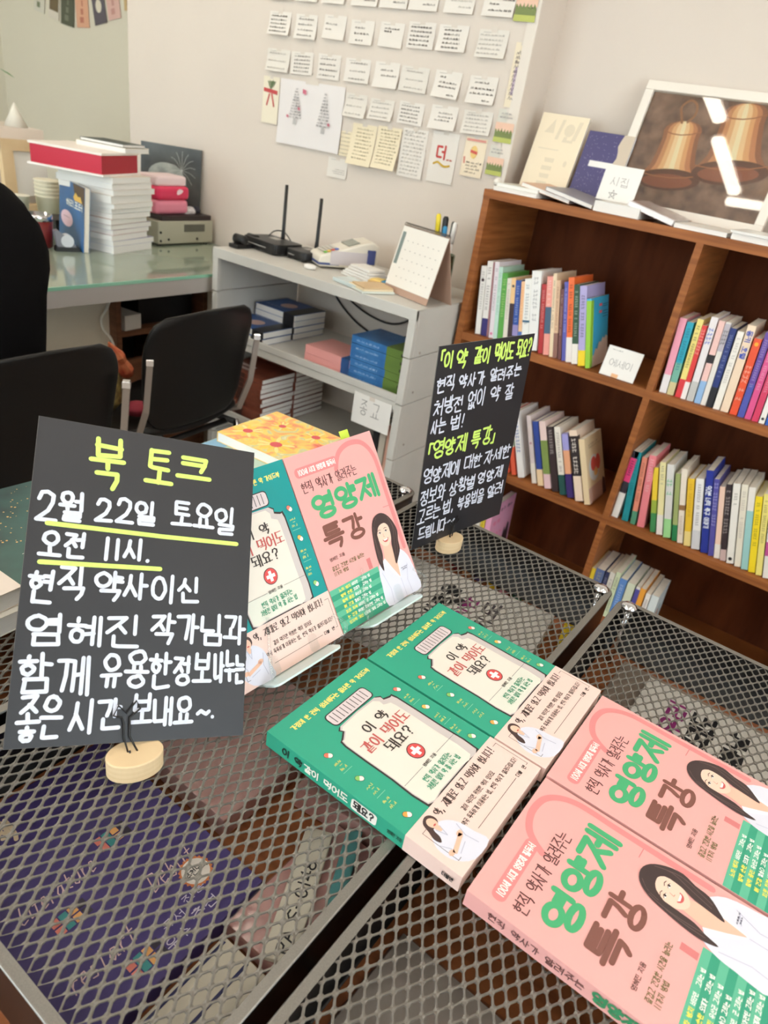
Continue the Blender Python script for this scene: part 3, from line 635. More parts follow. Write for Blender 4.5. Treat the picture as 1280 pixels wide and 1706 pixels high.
RW, RD, RH = .353, .83, MZ-TZ
def mesh_panel():
    """expanded metal: each cell a diamond with a rounded hole, one lip raised"""
    me = MB(); px, py = .0126, .0192; th = .0014
    cells = []
    nx, ny = int(RW/px)+2, int(RD/py)+2
    for i in range(nx*2):
        for j in range(ny):
            cx = .0105 + i*px/2; cy = -.0145 - j*py - (py/2 if i % 2 else 0)
            if cx < .0085 or cx > RW-.0085 or cy > -.0115 or cy < -RD+.0115: continue
            cells.append((cx, cy))
    D = [(px/2, 0), (0, py/2), (-px/2, 0), (0, -py/2)]; s = .82
    V = []; F = []
    for cx, cy in cells:
        n = len(V)
        for a, b in D: V.append((cx+a, cy+b, 0))
        hp = []
        for k in range(4):
            p, q = D[k], D[(k+1) % 4]
            for t in (.20, .80): hp.append((s*(p[0]+(q[0]-p[0])*t), s*(p[1]+(q[1]-p[1])*t)))
        for a, b in hp: V.append((cx+a, cy+b, .0013*b/(py/2)))
        for a, b in hp: V.append((cx+a*.97, cy+b*.97, .0013*b/(py/2)-th))
        for k in range(4):
            F.append((n+k, n+(k+1) % 4, n+4+2*k+1, n+4+2*k))
            F.append((n+k, n+4+2*k, n+4+(2*k-1) % 8))
        for k in range(8): F.append((n+4+k, n+4+(k+1) % 8, n+12+(k+1) % 8, n+12+k))
    m = bpy.data.meshes.new('mesh_panel'); m.from_pydata(V, [], F); m.update(); m.materials.append(M_MESH)
    return m
PANEL = mesh_panel()
def outline(r, ins): return rrect(ins, -RD+ins, RW-ins, -ins, r, 5)
def riser(x, y, rz, label):
    t = thing('mesh_riser', label, 'display stand', (x, y, TZ), rz, 'grey expanded-metal risers on the table')
    link('mesh_panel', PANEL, None, t, Matrix.Translation((0, 0, RH-.0012)))
    mb = MB(); a = outline(.018, 0.0012); b = outline(.010, .0090); n = len(a)
    vs = [(p[0], p[1], RH+.0002) for p in a]+[(p[0], p[1], RH+.0002) for p in b]
    mb.add(vs, [(i, (i+1) % n, n+(i+1) % n, n+i) for i in range(n)])
    mb.build('rim_flange', M_MESH, t)
    mb = MB(); vs = [(p[0], p[1], RH-.002) for p in a]+[(p[0], p[1], RH-.088) for p in a]+[(p[0], p[1], RH-.088) for p in outline(.016, .004)]
    mb.add(vs, [(n+i, n+(i+1) % n, (i+1) % n, i) for i in range(n)]+[(2*n+i, 2*n+(i+1) % n, n+(i+1) % n, n+i) for i in range(n)])
    mb.build('rim_skirt', M_SKIRT, t, True)
    MB().tube([(p[0], p[1], RH-.0012) for p in outline(.018, .0012)], .0015, 8, closed=True).build('rolled_edge', mat('worn_rim_metal', (140, 137, 132), .3, metal=.8), t, True)
    for cx, cy in ((.017, -.017), (RW-.017, -.017), (.017, -RD+.017), (RW-.017, -RD+.017)):
        c = MB().lathe([(.0115, RH), (.0115, RH+.0025), (.0095, RH+.005), (.006, RH+.0066), (.0015, RH+.007)], 20, Matrix.Translation((cx, cy, 0))).build('corner_cap', M_CHROME, t, True)
        MB().lathe([(.006, 0), (.006, RH-.0015)], 12, Matrix.Translation((cx, cy, 0))).build('leg', M_CHROME, t, True)
ra = math.radians(-1.0)
riser(-.4985, .9457, ra, 'grey mesh riser under the left notice board and the standing books')
riser(-.1325, .9270, ra, 'grey mesh riser on the right under the pink books')
pa = onz(699, 819, MZ); riser(pa.x-RW, pa.y+.004, ra, 'grey mesh riser at the far left behind the notice board')

# ------------------------------------------------------------------ printed books about medicine
MM = .001
def mmp(pts): return [(p[0]*MM, p[1]*MM) for p in pts]
def shape(t, name, polys, rgb, z, rough=.45):
    mb = MB()
    for p in polys: mb.flat(mmp(p), z)
    return mb.build(name, C(rgb, rough), t)
def pen(t, name, strokes, rgb, wd, z, caps=False, contrast=1.0):
    return ink([mmp(s) for s in strokes], name, C(rgb, .5), wd*MM, z, t, caps, contrast)
BW, BH, BT_ = .1525, .223, .0185
def book_body(t, cover):
    c = .0007
    MB().box(0, 0, 0, BW, BH, c).box(0, 0, BT_-c, BW, BH, BT_).build('cover', cover, t)
    n = 6; pts = [(c*1.2, c), (0, c)] + [(0, BT_-c), (c*1.2, BT_-c)]
    MB().box(0, 0, c, c*1.4, BH, BT_-c).build('spine', cover, t)
    MB().box(c*1.4, .0006, c, BW-.0012, BH-.0006, BT_-c).build('pages', M_PAGEW, t)
def pill(t, x, y, colr, z, ang=2.3):
    ca, sa = math.cos(ang), math.sin(ang)
    def rot(pts): return [(x+p[0]*ca-p[1]*sa, y+p[0]*sa+p[1]*ca) for p in pts]
    r, h = 2.6, 4.2
    o = rot(rrect(-h-.5, -r-.5, h+.5, r+.5, r+.49))
    p = shape(t, 'capsule_picture', [o], (60, 70, 66), z)
    shape(p, 'capsule_white_half', [rot(ell(-h+r, 0, r, r, 8, 0, PI/2, 1.5*PI)+[(0, -r), (0, r)])], (240, 236, 226), z+.00008)
    shape(p, 'capsule_colour_half', [rot([(0, r), (0, -r)]+ell(h-r, 0, r, r, 8, 0, -PI/2, PI/2))], colr, z+.00008)
def portrait_small(t, z):
    """the author with folded arms, printed on the belly band"""
    g = shape(t, 'author_picture', [smooth_pts([(22,0),(9,12),(7,26),(11,36),(18,42),(27,44),(36,40),(43,30),(45,14),(46,0)], 3)], (222, 222, 236), z)
    shape(g, 'hair', [smooth_pts([(26,55),(19,52),(16,44),(13,36),(15,30),(19,34),(21,42),(28,42),(32,46),(31,52)], 3)], (74, 54, 52), z+.0001)
    shape(g, 'face', [ell(25.5, 46.5, 4.6, 5.6, 16, .2), [(22,42),(28,41),(27,36),(24,36)]], (240, 196, 172), z+.0002)
    shape(g, 'mouth', [ell(25.6, 43.8, 1.8, .8, 8)], (206, 90, 84), z+.0003)
    shape(g, 'forearm', [[(14,18),(34,24),(35,20),(15,14)], ell(34, 23, 4, 2.6, 8), ell(13, 18, 3.6, 2.6, 8)], (236, 190, 164), z+.0002)
    for ln in ([(22,40),(25,30),(28,40)], [(11,30),(16,20)], [(40,30),(36,18),(38,6)], [(18,12),(30,15)]): pen(g, 'coat_fold', [ln], (186, 186, 206), .7, z+.0002)
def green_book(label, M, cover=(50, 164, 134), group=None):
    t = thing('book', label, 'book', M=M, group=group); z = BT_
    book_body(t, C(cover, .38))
    L = .0001
    pen(t, 'headline', words('가정에 한 권씩 상비해두는 올바른 약 가이드북', 19, 142, 204.5, 6), (244, 226, 120), 1.0, z+L)
    b = shape(t, 'bottle_picture', [smooth_pts([(53,176),(51,170),(42,164),(38,156),(38,100),(38,58),(60,57.5),(110,57.5),(130,58),(130,100),(130,160),(126,166),(117,169),(113,176)], 2)], (52, 46, 46), z+L)
    shape(b, 'bottle_shade', [smooth_pts([(55,176),(53,169),(44,163),(40,156),(40,100),(40,60),(60,59),(110,59),(128,60),(128,100),(128,158),(124,164),(116,167),(111,176)], 2)], (206, 196, 194), z+2*L)
    shape(b, 'bottle_fill', [smooth_pts([(56,174),(54,168),(45,162),(41,156),(41,100),(41,61),(60,60),(100,60),(118,61),(119,100),(119,152),(116,160),(110,163),(106,174)], 2)], (234, 225, 214), z+3*L)
    shape(b, 'lower_label', [[(41,61),(118,61),(118.6,87),(41,87)]], (226, 226, 214), z+3.5*L)
    shape(b, 'cap_outline', [rrect(51,178,115,196,5)], (52, 46, 46), z+4*L); shape(b, 'cap', [rrect(52.2,179.2,113.8,194.8,4.5)], (222, 208, 210), z+5*L)
    pen(b, 'cap_ribs', [[(57.5+5.5*k, 181.5), (57.5+5.5*k, 193)] for k in range(10)], (52, 46, 46), .9, z+6*L)
    pen(t, 'title_dark', words('이 약', 68, 104, 149, 12)+words('돼요?', 66, 106, 118, 12), (58, 50, 48), 2.0, z+6*L, contrast=.5)
    pen(t, 'title_red', words('같이 먹어도', 48, 119, 133, 13), (196, 92, 88), 2.0, z+6*L, contrast=.45)
    shape(t, 'red_cross_emblem', [ell(83, 103, 9.5, 9.5, 24)], (60, 46, 46), z+6*L)
    shape(t, 'red_disc', [ell(83, 103, 8.7, 8.7, 24)], (222, 84, 84), z+7*L); shape(t, 'white_cross', [[(77,101),(81,101),(81,97),(85,97),(85,101),(89,101),(89,105),(85,105),(85,109),(81,109),(81,105),(77,105)]], (244, 240, 238), z+8*L)
    pen(t, 'rule_lines', [[(41,87),(71,87)], [(96,87),(128,87)]], (110, 104, 104), .4, z+6*L)
    pen(t, 'author_line', words('염혜진 지음', 73, 94, 85.3, 3.4), (70, 64, 62), .5, z+6*L)
    pen(t, 'subtitle', words('현직 약사가 알려주는', 59, 104, 74, 6)+words('처방전 없이 약 잘 사는 법', 55, 108, 66, 6), (72, 150, 116), .8, z+6*L)
    for x, y, c in ((19,161,(236,120,96)), (19,123,(140,196,104)), (18,68,(242,166,80)), (139,166,(238,128,110)), (140,129,(242,186,96)), (140,72,(150,200,120))): pill(t, x, y, c, z+L)
    for x, y in ((19,146),(19,108),(18,88),(139,150),(139,111),(138,90)):
        pen(t, 'side_caption', scribble(x-5, x+3, y+2, 2.6)+[[(x-1.5,y-.6),(x+1.5,y-.6)]]+scribble(x-5, x+3, y-6, 3.2), (206, 206, 110), .55, z+L)
    for x, y in ((19,137),(19,98),(139,140),(139,101)): pen(t, 'side_rule', [[(x-6, y), (x+6, y)]], (150, 214, 180), .4, z+L)
    bb = MB().box(-.0003, -.0002, -.0002, BW+.0003, .0575, BT_+.00035).build('belly_band', C((242, 210, 200), .42), t); z2 = BT_+.00035
    pen(bb, 'band_title', words('약, 제대로 알고 먹어야 합니다!', 36, 140, 45, 8), (60, 44, 42), 1.25, z2+L, contrast=.5)
    pen(bb, 'band_text', words('같이 먹으면 위험한 약이 있어요', 57, 115, 31, 5)+words('약국 똑똑하게 이용하는 법, 현직 약사가 알려드립니다!', 44, 146, 22.5, 5), (76, 60, 56), .62, z2+L)
    pen(bb, 'band_frame', [[(143,49),(149,49),(149,13),(146,13)], [(124,13),(50,13)], [(20,47),(11,47),(11,10),(15,10)]], (96, 76, 70), .5, z2+L)
    pen(bb, 'publisher_mark', words('더블:엔', 127, 144, 11.5, 3.8), (60, 48, 46), .7, z2+L)
    portrait_small(bb, z2+L)
    # spine
    SM = Matrix(((0,0,-1,-.0004),(-1,0,0,BH),(0,1,0,0),(0,0,0,1)))
    def sp(name, st, rgb, wd): ink([mmp(s) for s in st], name, C(rgb, .5), wd*MM, .0002, t, False, M=SM)
    sp('spine_title', words('이 약', 22, 48, 5.5, 8.5), (20, 40, 34), 1.5); sp('spine_title', words('같이 먹어도', 50, 104, 5.5, 8.5), (236, 236, 224), 1.5)
    MB().flat(mmp(rrect(107, 3, 136, 16, 3)), .0001).build('spine_label', C((240, 236, 228), .5), t, M=SM); sp('spine_title', words('돼요?', 110, 134, 5.5, 8.5), (30, 30, 30), 1.6)
    sp('spine_author', words('염혜진 지음', 148, 164, 7, 4), (20, 60, 48), .5)
    ink([mmp(s) for s in words('더블엔', 206, 217, 7, 4.5)], 'spine_publisher', M_INK, .0008, .0009, bb, False, M=SM)
    return t
def portrait_big(t, z):
    L = .0001
    g = shape(t, 'author_picture', [smooth_pts([(85,1),(85,30),(88,48),(97,60),(108,52),(118,58),(132,64),(146,50),(151,24),(152,1),(120,0.6)], 3)], (224, 224, 238), z)
    shape(g, 'neck', [[(108,78),(122,74),(127,50),(121,28),(112,44),(104,56)]], (236, 190, 168), z+L)
    shape(g, 'lapel', [[(127,66),(132,60),(124,34),(121,26)], [(104,60),(98,56),(112,36),(121,26)]], (238, 238, 248), z+2*L)
    shape(g, 'hair', [smooth_pts([(120,117),(108,114),(100,104),(96,90),(93,74),(92,58),(96,45),(99,56),(103,66),(104,80),(106,96),(118,104),(128,98),(128,84),(124,72),(122,58),(121,46),(128,52),(136,62),(138,74),(142,86),(139,100),(131,112)], 3)], (66, 50, 50), z+3*L)
    shape(g, 'face', [smooth_pts([(105,98),(103,88),(107,78),(115,73),(124,77),(130,88),(129,98),(118,106),(110,104)], 3)], (246, 208, 188), z+2.5*L)
    shape(g, 'fringe', [smooth_pts([(104,92),(104,104),(112,112),(124,112),(131,104),(131,92),(127,101),(118,103),(110,100)], 3)], (66, 50, 50), z+3.5*L)
    for ex, ey in ((110, 92.4), (121.6, 92.2)):
        shape(g, 'eye_white', [ell(ex, ey, 2.5, 1.15, 12, .05)], (248, 240, 236), z+4*L); shape(g, 'pupil', [ell(ex+.2, ey+.1, 1.15, 1.15, 10)], (56, 38, 38), z+4.3*L)
        pen(g, 'eyelid', [[(ex-2.7, ey+.3), (ex, ey+1.5), (ex+2.7, ey+.2)]], (70, 48, 46), .5, z+4.6*L); pen(g, 'eyebrow', [[(ex-2.8, ey+3.6), (ex, ey+4.5), (ex+2.8, ey+3.5)]], (110, 80, 72), .7, z+4*L)
    for q in ([(98,88),(96,72),(96,56)], [(102,104),(99,92),(98,76),(99,58)], [(135,100),(138,86),(134,70),(130,58)], [(132,108),(136,94),(131,76),(126,58)], [(112,113),(105,106),(102,96)]): pen(g, 'hair_strand', [smooth_pts(q, 3, False)], (108, 86, 82), .7, z+3.3*L)
    shape(g, 'mouth', [smooth_pts([(111,83),(116,81.5),(122,83.4),(120,79.4),(116,78.4),(112.6,79.8)], 2)], (206, 92, 90), z+4*L); shape(g, 'teeth', [[(112.2,82.4),(121,82.6),(119,80.8),(114,80.6)]], (250, 246, 242), z+4.5*L)
    pen(g, 'nose', [[(115.5,90),(114.4,86.4),(116.6,86)]], (214, 150, 130), .6, z+4*L)
    for ln in ([(140,40),(132,20),(134,2)], [(128,34),(140,38)], [(92,44),(98,20),(96,2)], [(121,26),(122,2)]): pen(g, 'coat_fold', [ln], (196, 196, 216), .7, z+2*L)
    pen(g, 'embroidery', scribble(127, 139, 37, 1.6)+scribble(129, 137, 34.6, 1.2), (96, 96, 116), .35, z+2.5*L)
def pink_book(label, M, cover=(236, 172, 168), group=None):
    t = thing('book', label, 'book', M=M, group=group); z = BT_; L = .0001
    book_body(t, C(cover, .38))
    dk = (226, 140, 140)
    # speech ribbon drawn round the title
    arc = smooth_pts([(78,198),(86,208),(98,214),(112,216),(128,213),(139,203),(145,188),(146,170),(145.5,150),(145.5,100),(145.5,62)], 4, False)
    pen(t, 'ribbon_line', [[tuple(p) for p in arc], [(78,198),(74,190)]], dk, 6.6, z+L, True)
    shape(t, 'ribbon_label', [rrect(9, 194.5, 81, 207, 5.5)], dk, z+1.5*L)
    pen(t, 'ribbon_text', words('100세 시대 영양제 필독서', 14, 77, 197.4, 6.4), (250, 240, 236), .95, z+3*L)
    pen(t, 'subtitle', words('현직 약사가 알려주는', 12, 108, 175.5, 13), (92, 52, 52), 1.15, z+3*L, contrast=.75)
    pen(t, 'title_green', words('영양제', 20, 137, 140, 28), (70, 172, 116), 5.8, z+2.5*L, True)
    pen(t, 'title_brown', words('특강', 20, 93, 100, 29), (128, 80, 70), 4.8, z+2.5*L, True)
    pen(t, 'author_line', words('염혜진 지음', 17, 43, 87, 4), (110, 76, 70), .55, z+3*L)
    pen(t, 'tagline', words('즐겁고 건강한 시간을 늘리는', 16, 73, 75, 5)+words('11가지 방법', 16, 41, 68.4, 4.6), (120, 110, 70), .6, z+3*L)
    shape(t, 'bar', [[(73,70),(80,70),(80,56),(73,56)]], (216, 126, 126), z+1.2*L); pen(t, 'tick', [[(131,122),(142,121.4)]], (216, 126, 126), .8, z+1.2*L)
    for k in range(8):
        y1 = 55-k*6.9; shape(t, 'stripe', [[(.2,y1),(88,y1),(88,max(.2,y1-6.95)),(.2,max(.2,y1-6.95))]], (52, 158, 126) if k % 2 else (96, 186, 152), z+1.6*L)
    rows = ['노화 방지', '혈액 순환', '활력 증진', '뼈 건강', '피로 회복', '눈 건강', '인지력 개선']
    rest = ['비타민C 고르는 법', '오메가3 고르는 법', '유산균 고르는 법', '칼슘D 고르는 법', '비타민B군 고르는 법', '루테인 지아잔틴 고르는 법', '신경망 계제 고르는 법']
    for k, (a, b) in enumerate(zip(rows, rest)):
        y = 49.6-k*6.9
        pen(t, 'list_heading', words(a, 15, 15+4.1*len(a), y-1, 3.6), (236, 226, 96), .7, z+3*L); pen(t, 'list_text', words(b, 17+4.1*len(a), 17+4.1*len(a)+3.3*len(b), y-1, 3.6), (244, 246, 240), .6, z+3*L)
    portrait_big(t, z+3*L)
    SM = Matrix(((0,0,-1,-.0004),(-1,0,0,BH),(0,1,0,0),(0,0,0,1)))
    ink([mmp(s) for s in words('현직 약사가 알려주는', 22, 106, 6, 7.5)], 'spine_title', C((96, 60, 60), .5), .0008, .0002, t, False, M=SM)
    ink([mmp(s) for s in words('영양제', 112, 148, 4.5, 10)], 'spine_title', C((60, 140, 96), .5), .0024, .0002, t, False, M=SM)
    ink([mmp(s) for s in words('특강', 154, 178, 4.5, 10)], 'spine_title', C((110, 66, 60), .5), .0024, .0002, t, False, M=SM)
    return t
s1, c1 = math.sin(ra), math.cos(ra)
XA, YA = (-s1, c1, 0), (-c1, -s1, 0)
FZ0 = MZ+.0016
green_book('green book with a belly band lying nearest the viewer, its spine showing', frame((-.091, .374, FZ0), XA, YA), group='printed books lying on the risers')
green_book('green book lying flat behind the other green book', frame((-.0845, .5295, FZ0), XA, YA), group='printed books lying on the risers')
pink_book('pink book lying nearest the viewer, its spine showing', frame((.1404, .3635, FZ0), XA, YA), group='printed books lying on the risers')
pink_book('pink book lying flat behind the other pink book', frame((.1425, .5195, FZ0), XA, YA), group='printed books lying on the risers')
# the two standing copies on clear stands
SXa, SYa = Vector((.097, .995, .021)).normalized(), Vector((-.57, .038, .821)); SYa = (SYa-SXa*SYa.dot(SXa)).normalized(); SN = SXa.cross(SYa)
sS = .9815; t0 = Vector((0, 0, CZ))+(Vector((-.363, .563, .738))-Vector((0, 0, CZ)))*sS
def stand(label, t):
    o = thing('book_stand', label, 'book stand', M=frame(t, SXa, SYa), group='clear book stands')
    MB().prism(rrect(.035, -.002, .115, .10, .006), -BT_-.0035, -BT_-.0012).build('back_plate', M_CLEAR, o)
    for x in (.040, .098): MB().prism(rrect(x, 0, x+.012, .022, .005), .0022, .0042).build('front_lip', M_CLEAR, o)
    MB().prism(rrect(.025, -BT_-.004, .125, .026, .008), -.0035, -.0012, Matrix(((1,0,0,0),(0,0,1,0),(0,1,0,0),(0,0,0,1)))).build('ledge', mat('pale_acrylic_ledge', (206, 224, 222), .15), o)
    # foot reaching down behind
    a = Vector((.075, .095, -BT_-.0035)); down = Matrix(((SXa.x,SYa.x,SN.x),(SXa.y,SYa.y,SN.y),(SXa.z,SYa.z,SN.z))).transposed() @ Vector((-.3, 0, -1)).normalized()
    top = t+SXa*a.x+SYa*a.y+SN*a.z; L = (top.z-MZ-.004)/.958
    MB().tube([a, a+down*L], .003, 8).build('rear_leg', M_CLEAR, o, True)
    MB().tube(smooth_pts([(.118, .0, -.004), (.135, -.002, .006), (.150, .012, .012), (.140, .030, .006)], 4, False), .0022, 8).build('page_holder', M_CLEAR, o, True)
    MB().tube(smooth_pts([(.030, .0, -.004), (.032, -.006, .010), (.040, .020, .008), (.058, .062, .003)], 4, False), .0022, 8).build('page_holder', M_CLEAR, o, True)
pk = frame(t0-SN*BT_*sS, SXa, SYa) @ Matrix.Scale(sS, 4)
spk = pink_book('pink book standing upright on a clear stand', pk)
MB().box(.112, .2228, .004, .128, .234, .0046).build('index_tab', C((206, 232, 80), .5), spk)
stand('clear acrylic stand holding the upright pink book', t0)
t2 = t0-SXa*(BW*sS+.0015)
green_book('green book with cool light painted in, upright on a clear stand behind the notice board', frame(t2-SN*BT_*sS, SXa, SYa) @ Matrix.Scale(sS, 4), cover=(14, 150, 150))  # same green book; the cool light on it is put into the cover colour
stand('clear acrylic stand holding the upright green book', t2)

# ------------------------------------------------------------------ black notice boards in wooden clip stands
M_CARD = mat('black_card', (34, 34, 39), .42, var=.04, scale=30)
def board(label, M, W, H, lines, wd, extra=()):
    t = thing('notice_board', label, 'sign', M=M)
    MB().box(0, 0, -.0016, W, H, 0).build('card', M_CARD, t)
    MB().box(-.0002, -.0002, -.0012, W+.0002, H+.0002, -.0004).build('card_core', C((120, 116, 112), .8), t)
    for name, m, txts, w_ in lines:
        for s, x0, y1, x1, y0 in txts:
            ink([mmp(q) for q in words(s, x0, x1, y0, y1-y0, .16)], name, m, w_*MM, .0003, t)
    for nm, m, pts, w_ in extra: ink([mmp(pts)], nm, m, w_*MM, .0004, t)
    return t
k1 = .974
b1o = Vector((0, 0, CZ))+(Vector((-.448, .197, .774))-Vector((0, 0, CZ)))*k1
B1 = frame(b1o, (.472, .85, -.236), (-.47, .469, .748)) @ Matrix.Scale(k1, 4)
board('black handwritten book talk notice, the large one on the left', B1, .215, .297, [
 ('heading', M_LIME, [('북', 49, 288, 84, 240), ('토', 101, 280, 130, 245), ('크', 132, 277, 172, 252)], 4.6),
 ('message', M_CHALK, [('2월', 6, 229, 50, 201), ('22일', 57, 227, 116, 204), ('토요일', 130, 230, 197, 205), ('오전', 12, 190, 54, 166), ('11시.', 65, 188, 116, 169),
   ('현직', 6, 157, 56, 127), ('약사이신', 62, 156, 167, 131), ('염혜진', 8, 115, 110, 88), ('작가님과', 117, 118, 215, 91),
   ('함께', 5, 81, 69, 46), ('유용한', 74, 81, 140, 50), ('정보', 141, 80, 180, 51), ('나누는', 182, 80, 215, 52),
   ('좋은', 8, 41, 46, 5), ('시간', 50, 38, 98, 11), ('보내요', 104, 41, 165, 15), ('~.', 167, 32, 188, 18)], 3.7)],
 .0, [('underline', M_LIME, [(16, 197), (60, 196), (120, 194.5), (199, 194)], 4.4), ('underline', M_LIME, [(13, 161), (70, 161.5), (121, 162)], 4.4)])
B2 = frame((-.400, .764, .7545), (.18, .983, -.0), (-.063, .02, .997))
board('black handwritten lecture notice, the smaller one on the right', B2, .21, .294, [
 ('heading', M_LIME, [('「이', 3, 287, 34, 265), ('약', 38, 287, 62, 262), ('같이', 74, 286, 112, 264), ('먹어도', 120, 286, 166, 262), ('되요?', 172, 286, 208, 262), ('「영양제', 4, 163, 90, 138), ('특강」', 100, 163, 160, 136)], 3.5),
 ('message', M_CHALK, [('현직', 5, 251, 42, 232), ('약사가', 50, 251, 108, 232), ('알려주는', 118, 252, 194, 234), ('처방전', 6, 224, 68, 202), ('없이', 76, 225, 116, 200), ('약', 126, 224, 152, 202), ('잘', 162, 224, 184, 202),
   ('사는', 6, 194, 36, 174), ('법!', 46, 195, 78, 175), ('영양제에', 4, 124, 82, 102), ('대한', 92, 124, 134, 104), ('자세한', 140, 124, 206, 104), ('정보와', 4, 92, 58, 68), ('상황별', 66, 92, 126, 70), ('영양제', 132, 92, 196, 72),
   ('고르는', 4, 62, 52, 40), ('법,', 58, 62, 86, 40), ('복용법을', 92, 62, 156, 40), ('알려', 164, 62, 204, 42), ('드립니다', 10, 32, 72, 12), ('~', 74, 32, 90, 18)], 2.7)], .0)
def clip_stand(label, p, rz, wirepts, sx=.025, sy=.0165, h=.021):
    t = thing('clip_stand', label, 'card holder', (p.x, p.y, MZ+.0016), rz)
    bevel(MB().prism(ell(0, 0, sx, sy, 32), 0, h).build('wooden_base', M_PALEWOOD, t, False), .0012)
    MB().tube([Vector(q)+Vector((0, 0, h)) for q in wirepts], .0009, 6).build('wire_clip', M_BLACK, t, True)
    return t
p1 = onz(225, 1268, MZ+.011)
# clip wire in front of the board: goes up along it, spreads into two ears
bl = b1o+Vector((.472, .85, -.236)).normalized()*.105
t = clip_stand('oval wooden clip stand holding the large left notice', p1, math.radians(62), [(-.004, 0, -.006), (-.004, .001, .002)])
bn = Vector((.746, -.242, .62))
def onb(x, y): return (B1 @ Vector((x*MM, y*MM, .0022)))
inv = Matrix.Translation((p1.x, p1.y, MZ+.0016)) @ Matrix.Rotation(math.radians(62), 4, 'Z'); inv = inv.inverted()
MB().tube([inv @ q for q in (Vector((p1.x-.003, p1.y-.004, MZ+.019)), onb(98, 4), onb(97, 17), onb(95, 22), onb(87, 24), onb(91, 33), onb(99, 26), onb(107, 37), onb(111, 30), onb(102, 22), onb(103, 5), Vector((p1.x+.0025, p1.y+.003, MZ+.019)))], .0009, 6).build('wire_clip', M_BLACK, t, True)
p2 = onz(748, 907, MZ+.008)
t = clip_stand('oval wooden clip stand holding the small right notice', p2, math.radians(75), [(0, 0, -.006), (0, .0008, .002)], .023, .0165, .019)
inv = (Matrix.Translation((p2.x, p2.y, MZ+.0016)) @ Matrix.Rotation(math.radians(75), 4, 'Z')).inverted()
def onb2(x, y): return (B2 @ Vector((x*MM, y*MM, .0022)))
MB().tube([inv @ q for q in (Vector((p2.x-.001, p2.y-.002, MZ+.017)), onb2(84, 6), onb2(83, 16), onb2(76, 22), onb2(80, 28), onb2(86, 20), onb2(94, 30), onb2(99, 23), onb2(89, 15), onb2(89, 6), Vector((p2.x, p2.y+.003, MZ+.017)))], .0009, 6).build('wire_clip', M_BLACK, t, True)

# ------------------------------------------------------------------ things lying under the mesh, on the wooden table
def slab(name, label, cat, x0, y0, x1, y1, z0, h, m, rz=0.0, group=None):
    t = thing(name, label, cat, ((x0+x1)/2, (y0+y1)/2, z0), rz, group)
    a, b = (x1-x0)/2, (y1-y0)/2
    bevel(MB().box(-a, -b, 0, a, b, h).build('body', m, t), .0012)
    return t
def onslab(t, dx, dy, h):
    """print frame on a slab: text runs along +Y with its top towards -X, like everything on this table"""
    return Matrix(((0, -1, 0, dx), (1, 0, 0, dy), (0, 0, 1, h+.0003), (0, 0, 0, 1)))
t = slab('gift_box', 'flat purple printed box under the near left mesh', 'box', -.495, .135, -.252, .318, TZ, .022, mat('purple_card', (72, 58, 120), .45, var=.05, scale=30), ra)
PM = onslab(t, .1215, -.0915, .022)
def pp(name, st, rgb, wd): return ink([mmp(q) for q in st], name, C(rgb, .6), wd*MM, 0, t, True, M=PM)
pp('script_word', words('Literature', 20, 92, 118, 16, .05, .2), (226, 196, 196), 1.1); pp('script_word', words('Debut', 110, 158, 62, 18, .05, .2), (226, 196, 196), 1.1); pp('script_word', words('restart', 18, 78, 40, 16, .05, .2), (226, 196, 196), 1.1)
pp('small_print', words('독서', 96, 118, 28, 7)+words('진흥', 122, 146, 34, 7), (214, 206, 226), .8); pp('small_print', words('우수', 88, 112, 12, 9), (214, 206, 226), 1.0); pp('small_print', words('추천', 118, 146, 16, 9), (214, 206, 226), 1.0)
pp('big_lettering', words('그림책', 14, 66, 196, 26), (226, 206, 176), 4.0)
for cx, cy in ((118, 128), (50, 88), (70, 14)):
    for k in range(8):
        col = [(226,132,120), (70,150,150), (236,176,110), (60,54,70)][k % 4]
        x, y = cx-14+(k % 4)*8, cy+(k//4)*9
        MB().flat(mmp([(x, y), (x+7, y), (x+7, y+7.5), (x, y+7.5)]), .0001+.00001*k).build('book_motif', C(col, .6), t, M=PM)
MB().flat(mmp([(148+(16 if k % 2 else 14.2)*math.cos(PI*k/24), 52+(16 if k % 2 else 14.2)*math.sin(PI*k/24)) for k in range(48)]), .0001).build('medal_edge', C((214,130,80), .5), t, M=PM)
MB().flat(mmp(ell(148, 52, 13, 13, 24)), .0002).build('medal', C((236,228,220), .5), t, M=PM)
ink([mmp(q) for q in words('추천도서', 138, 160, 49, 7)], 'medal_lettering', M_INK, .0008, .0004, t, False, M=PM)
t = slab('parcel', 'pale pink wrapped book under the mesh beside the purple box', 'book', -.305, .415, -.183, .60, TZ, .03, mat('pink_wrapped', (206, 164, 156), .5, rgb2=(176, 128, 122), scale=40, var=.1), .12)
MB().box(-.062, -.0935, 0, .062, .0935, .0312).build('shrink_wrap', M_WRAP, t)
t = slab('parcel', 'mauve pink wrapped book under the mesh behind the left clip stand', 'book', -.440, .335, -.315, .52, TZ, .028, mat('mauve_wrapped', (206, 168, 160), .5, rgb2=(182, 140, 134), scale=40, var=.1), -.05)
MB().box(-.0635, -.0935, 0, .0635, .0935, .0292).build('shrink_wrap', M_WRAP, t)
t = slab('parcel', 'dusky pink wrapped book below the cream label strip', 'book', -.247, .268, -.158, .410, TZ, .019, mat('dusky_wrapped', (206, 160, 154), .5, rgb2=(178, 130, 126), scale=40, var=.1), ra)
MB().box(-.045, -.0715, 0, .045, .0715, .0200).build('shrink_wrap', M_WRAP, t)
t = slab('label_strip', 'cream product label strip with black code under the mesh', 'label', -.231, .265, -.203, .395, TZ+.0205, .006, C((222, 214, 196), .6), .42)
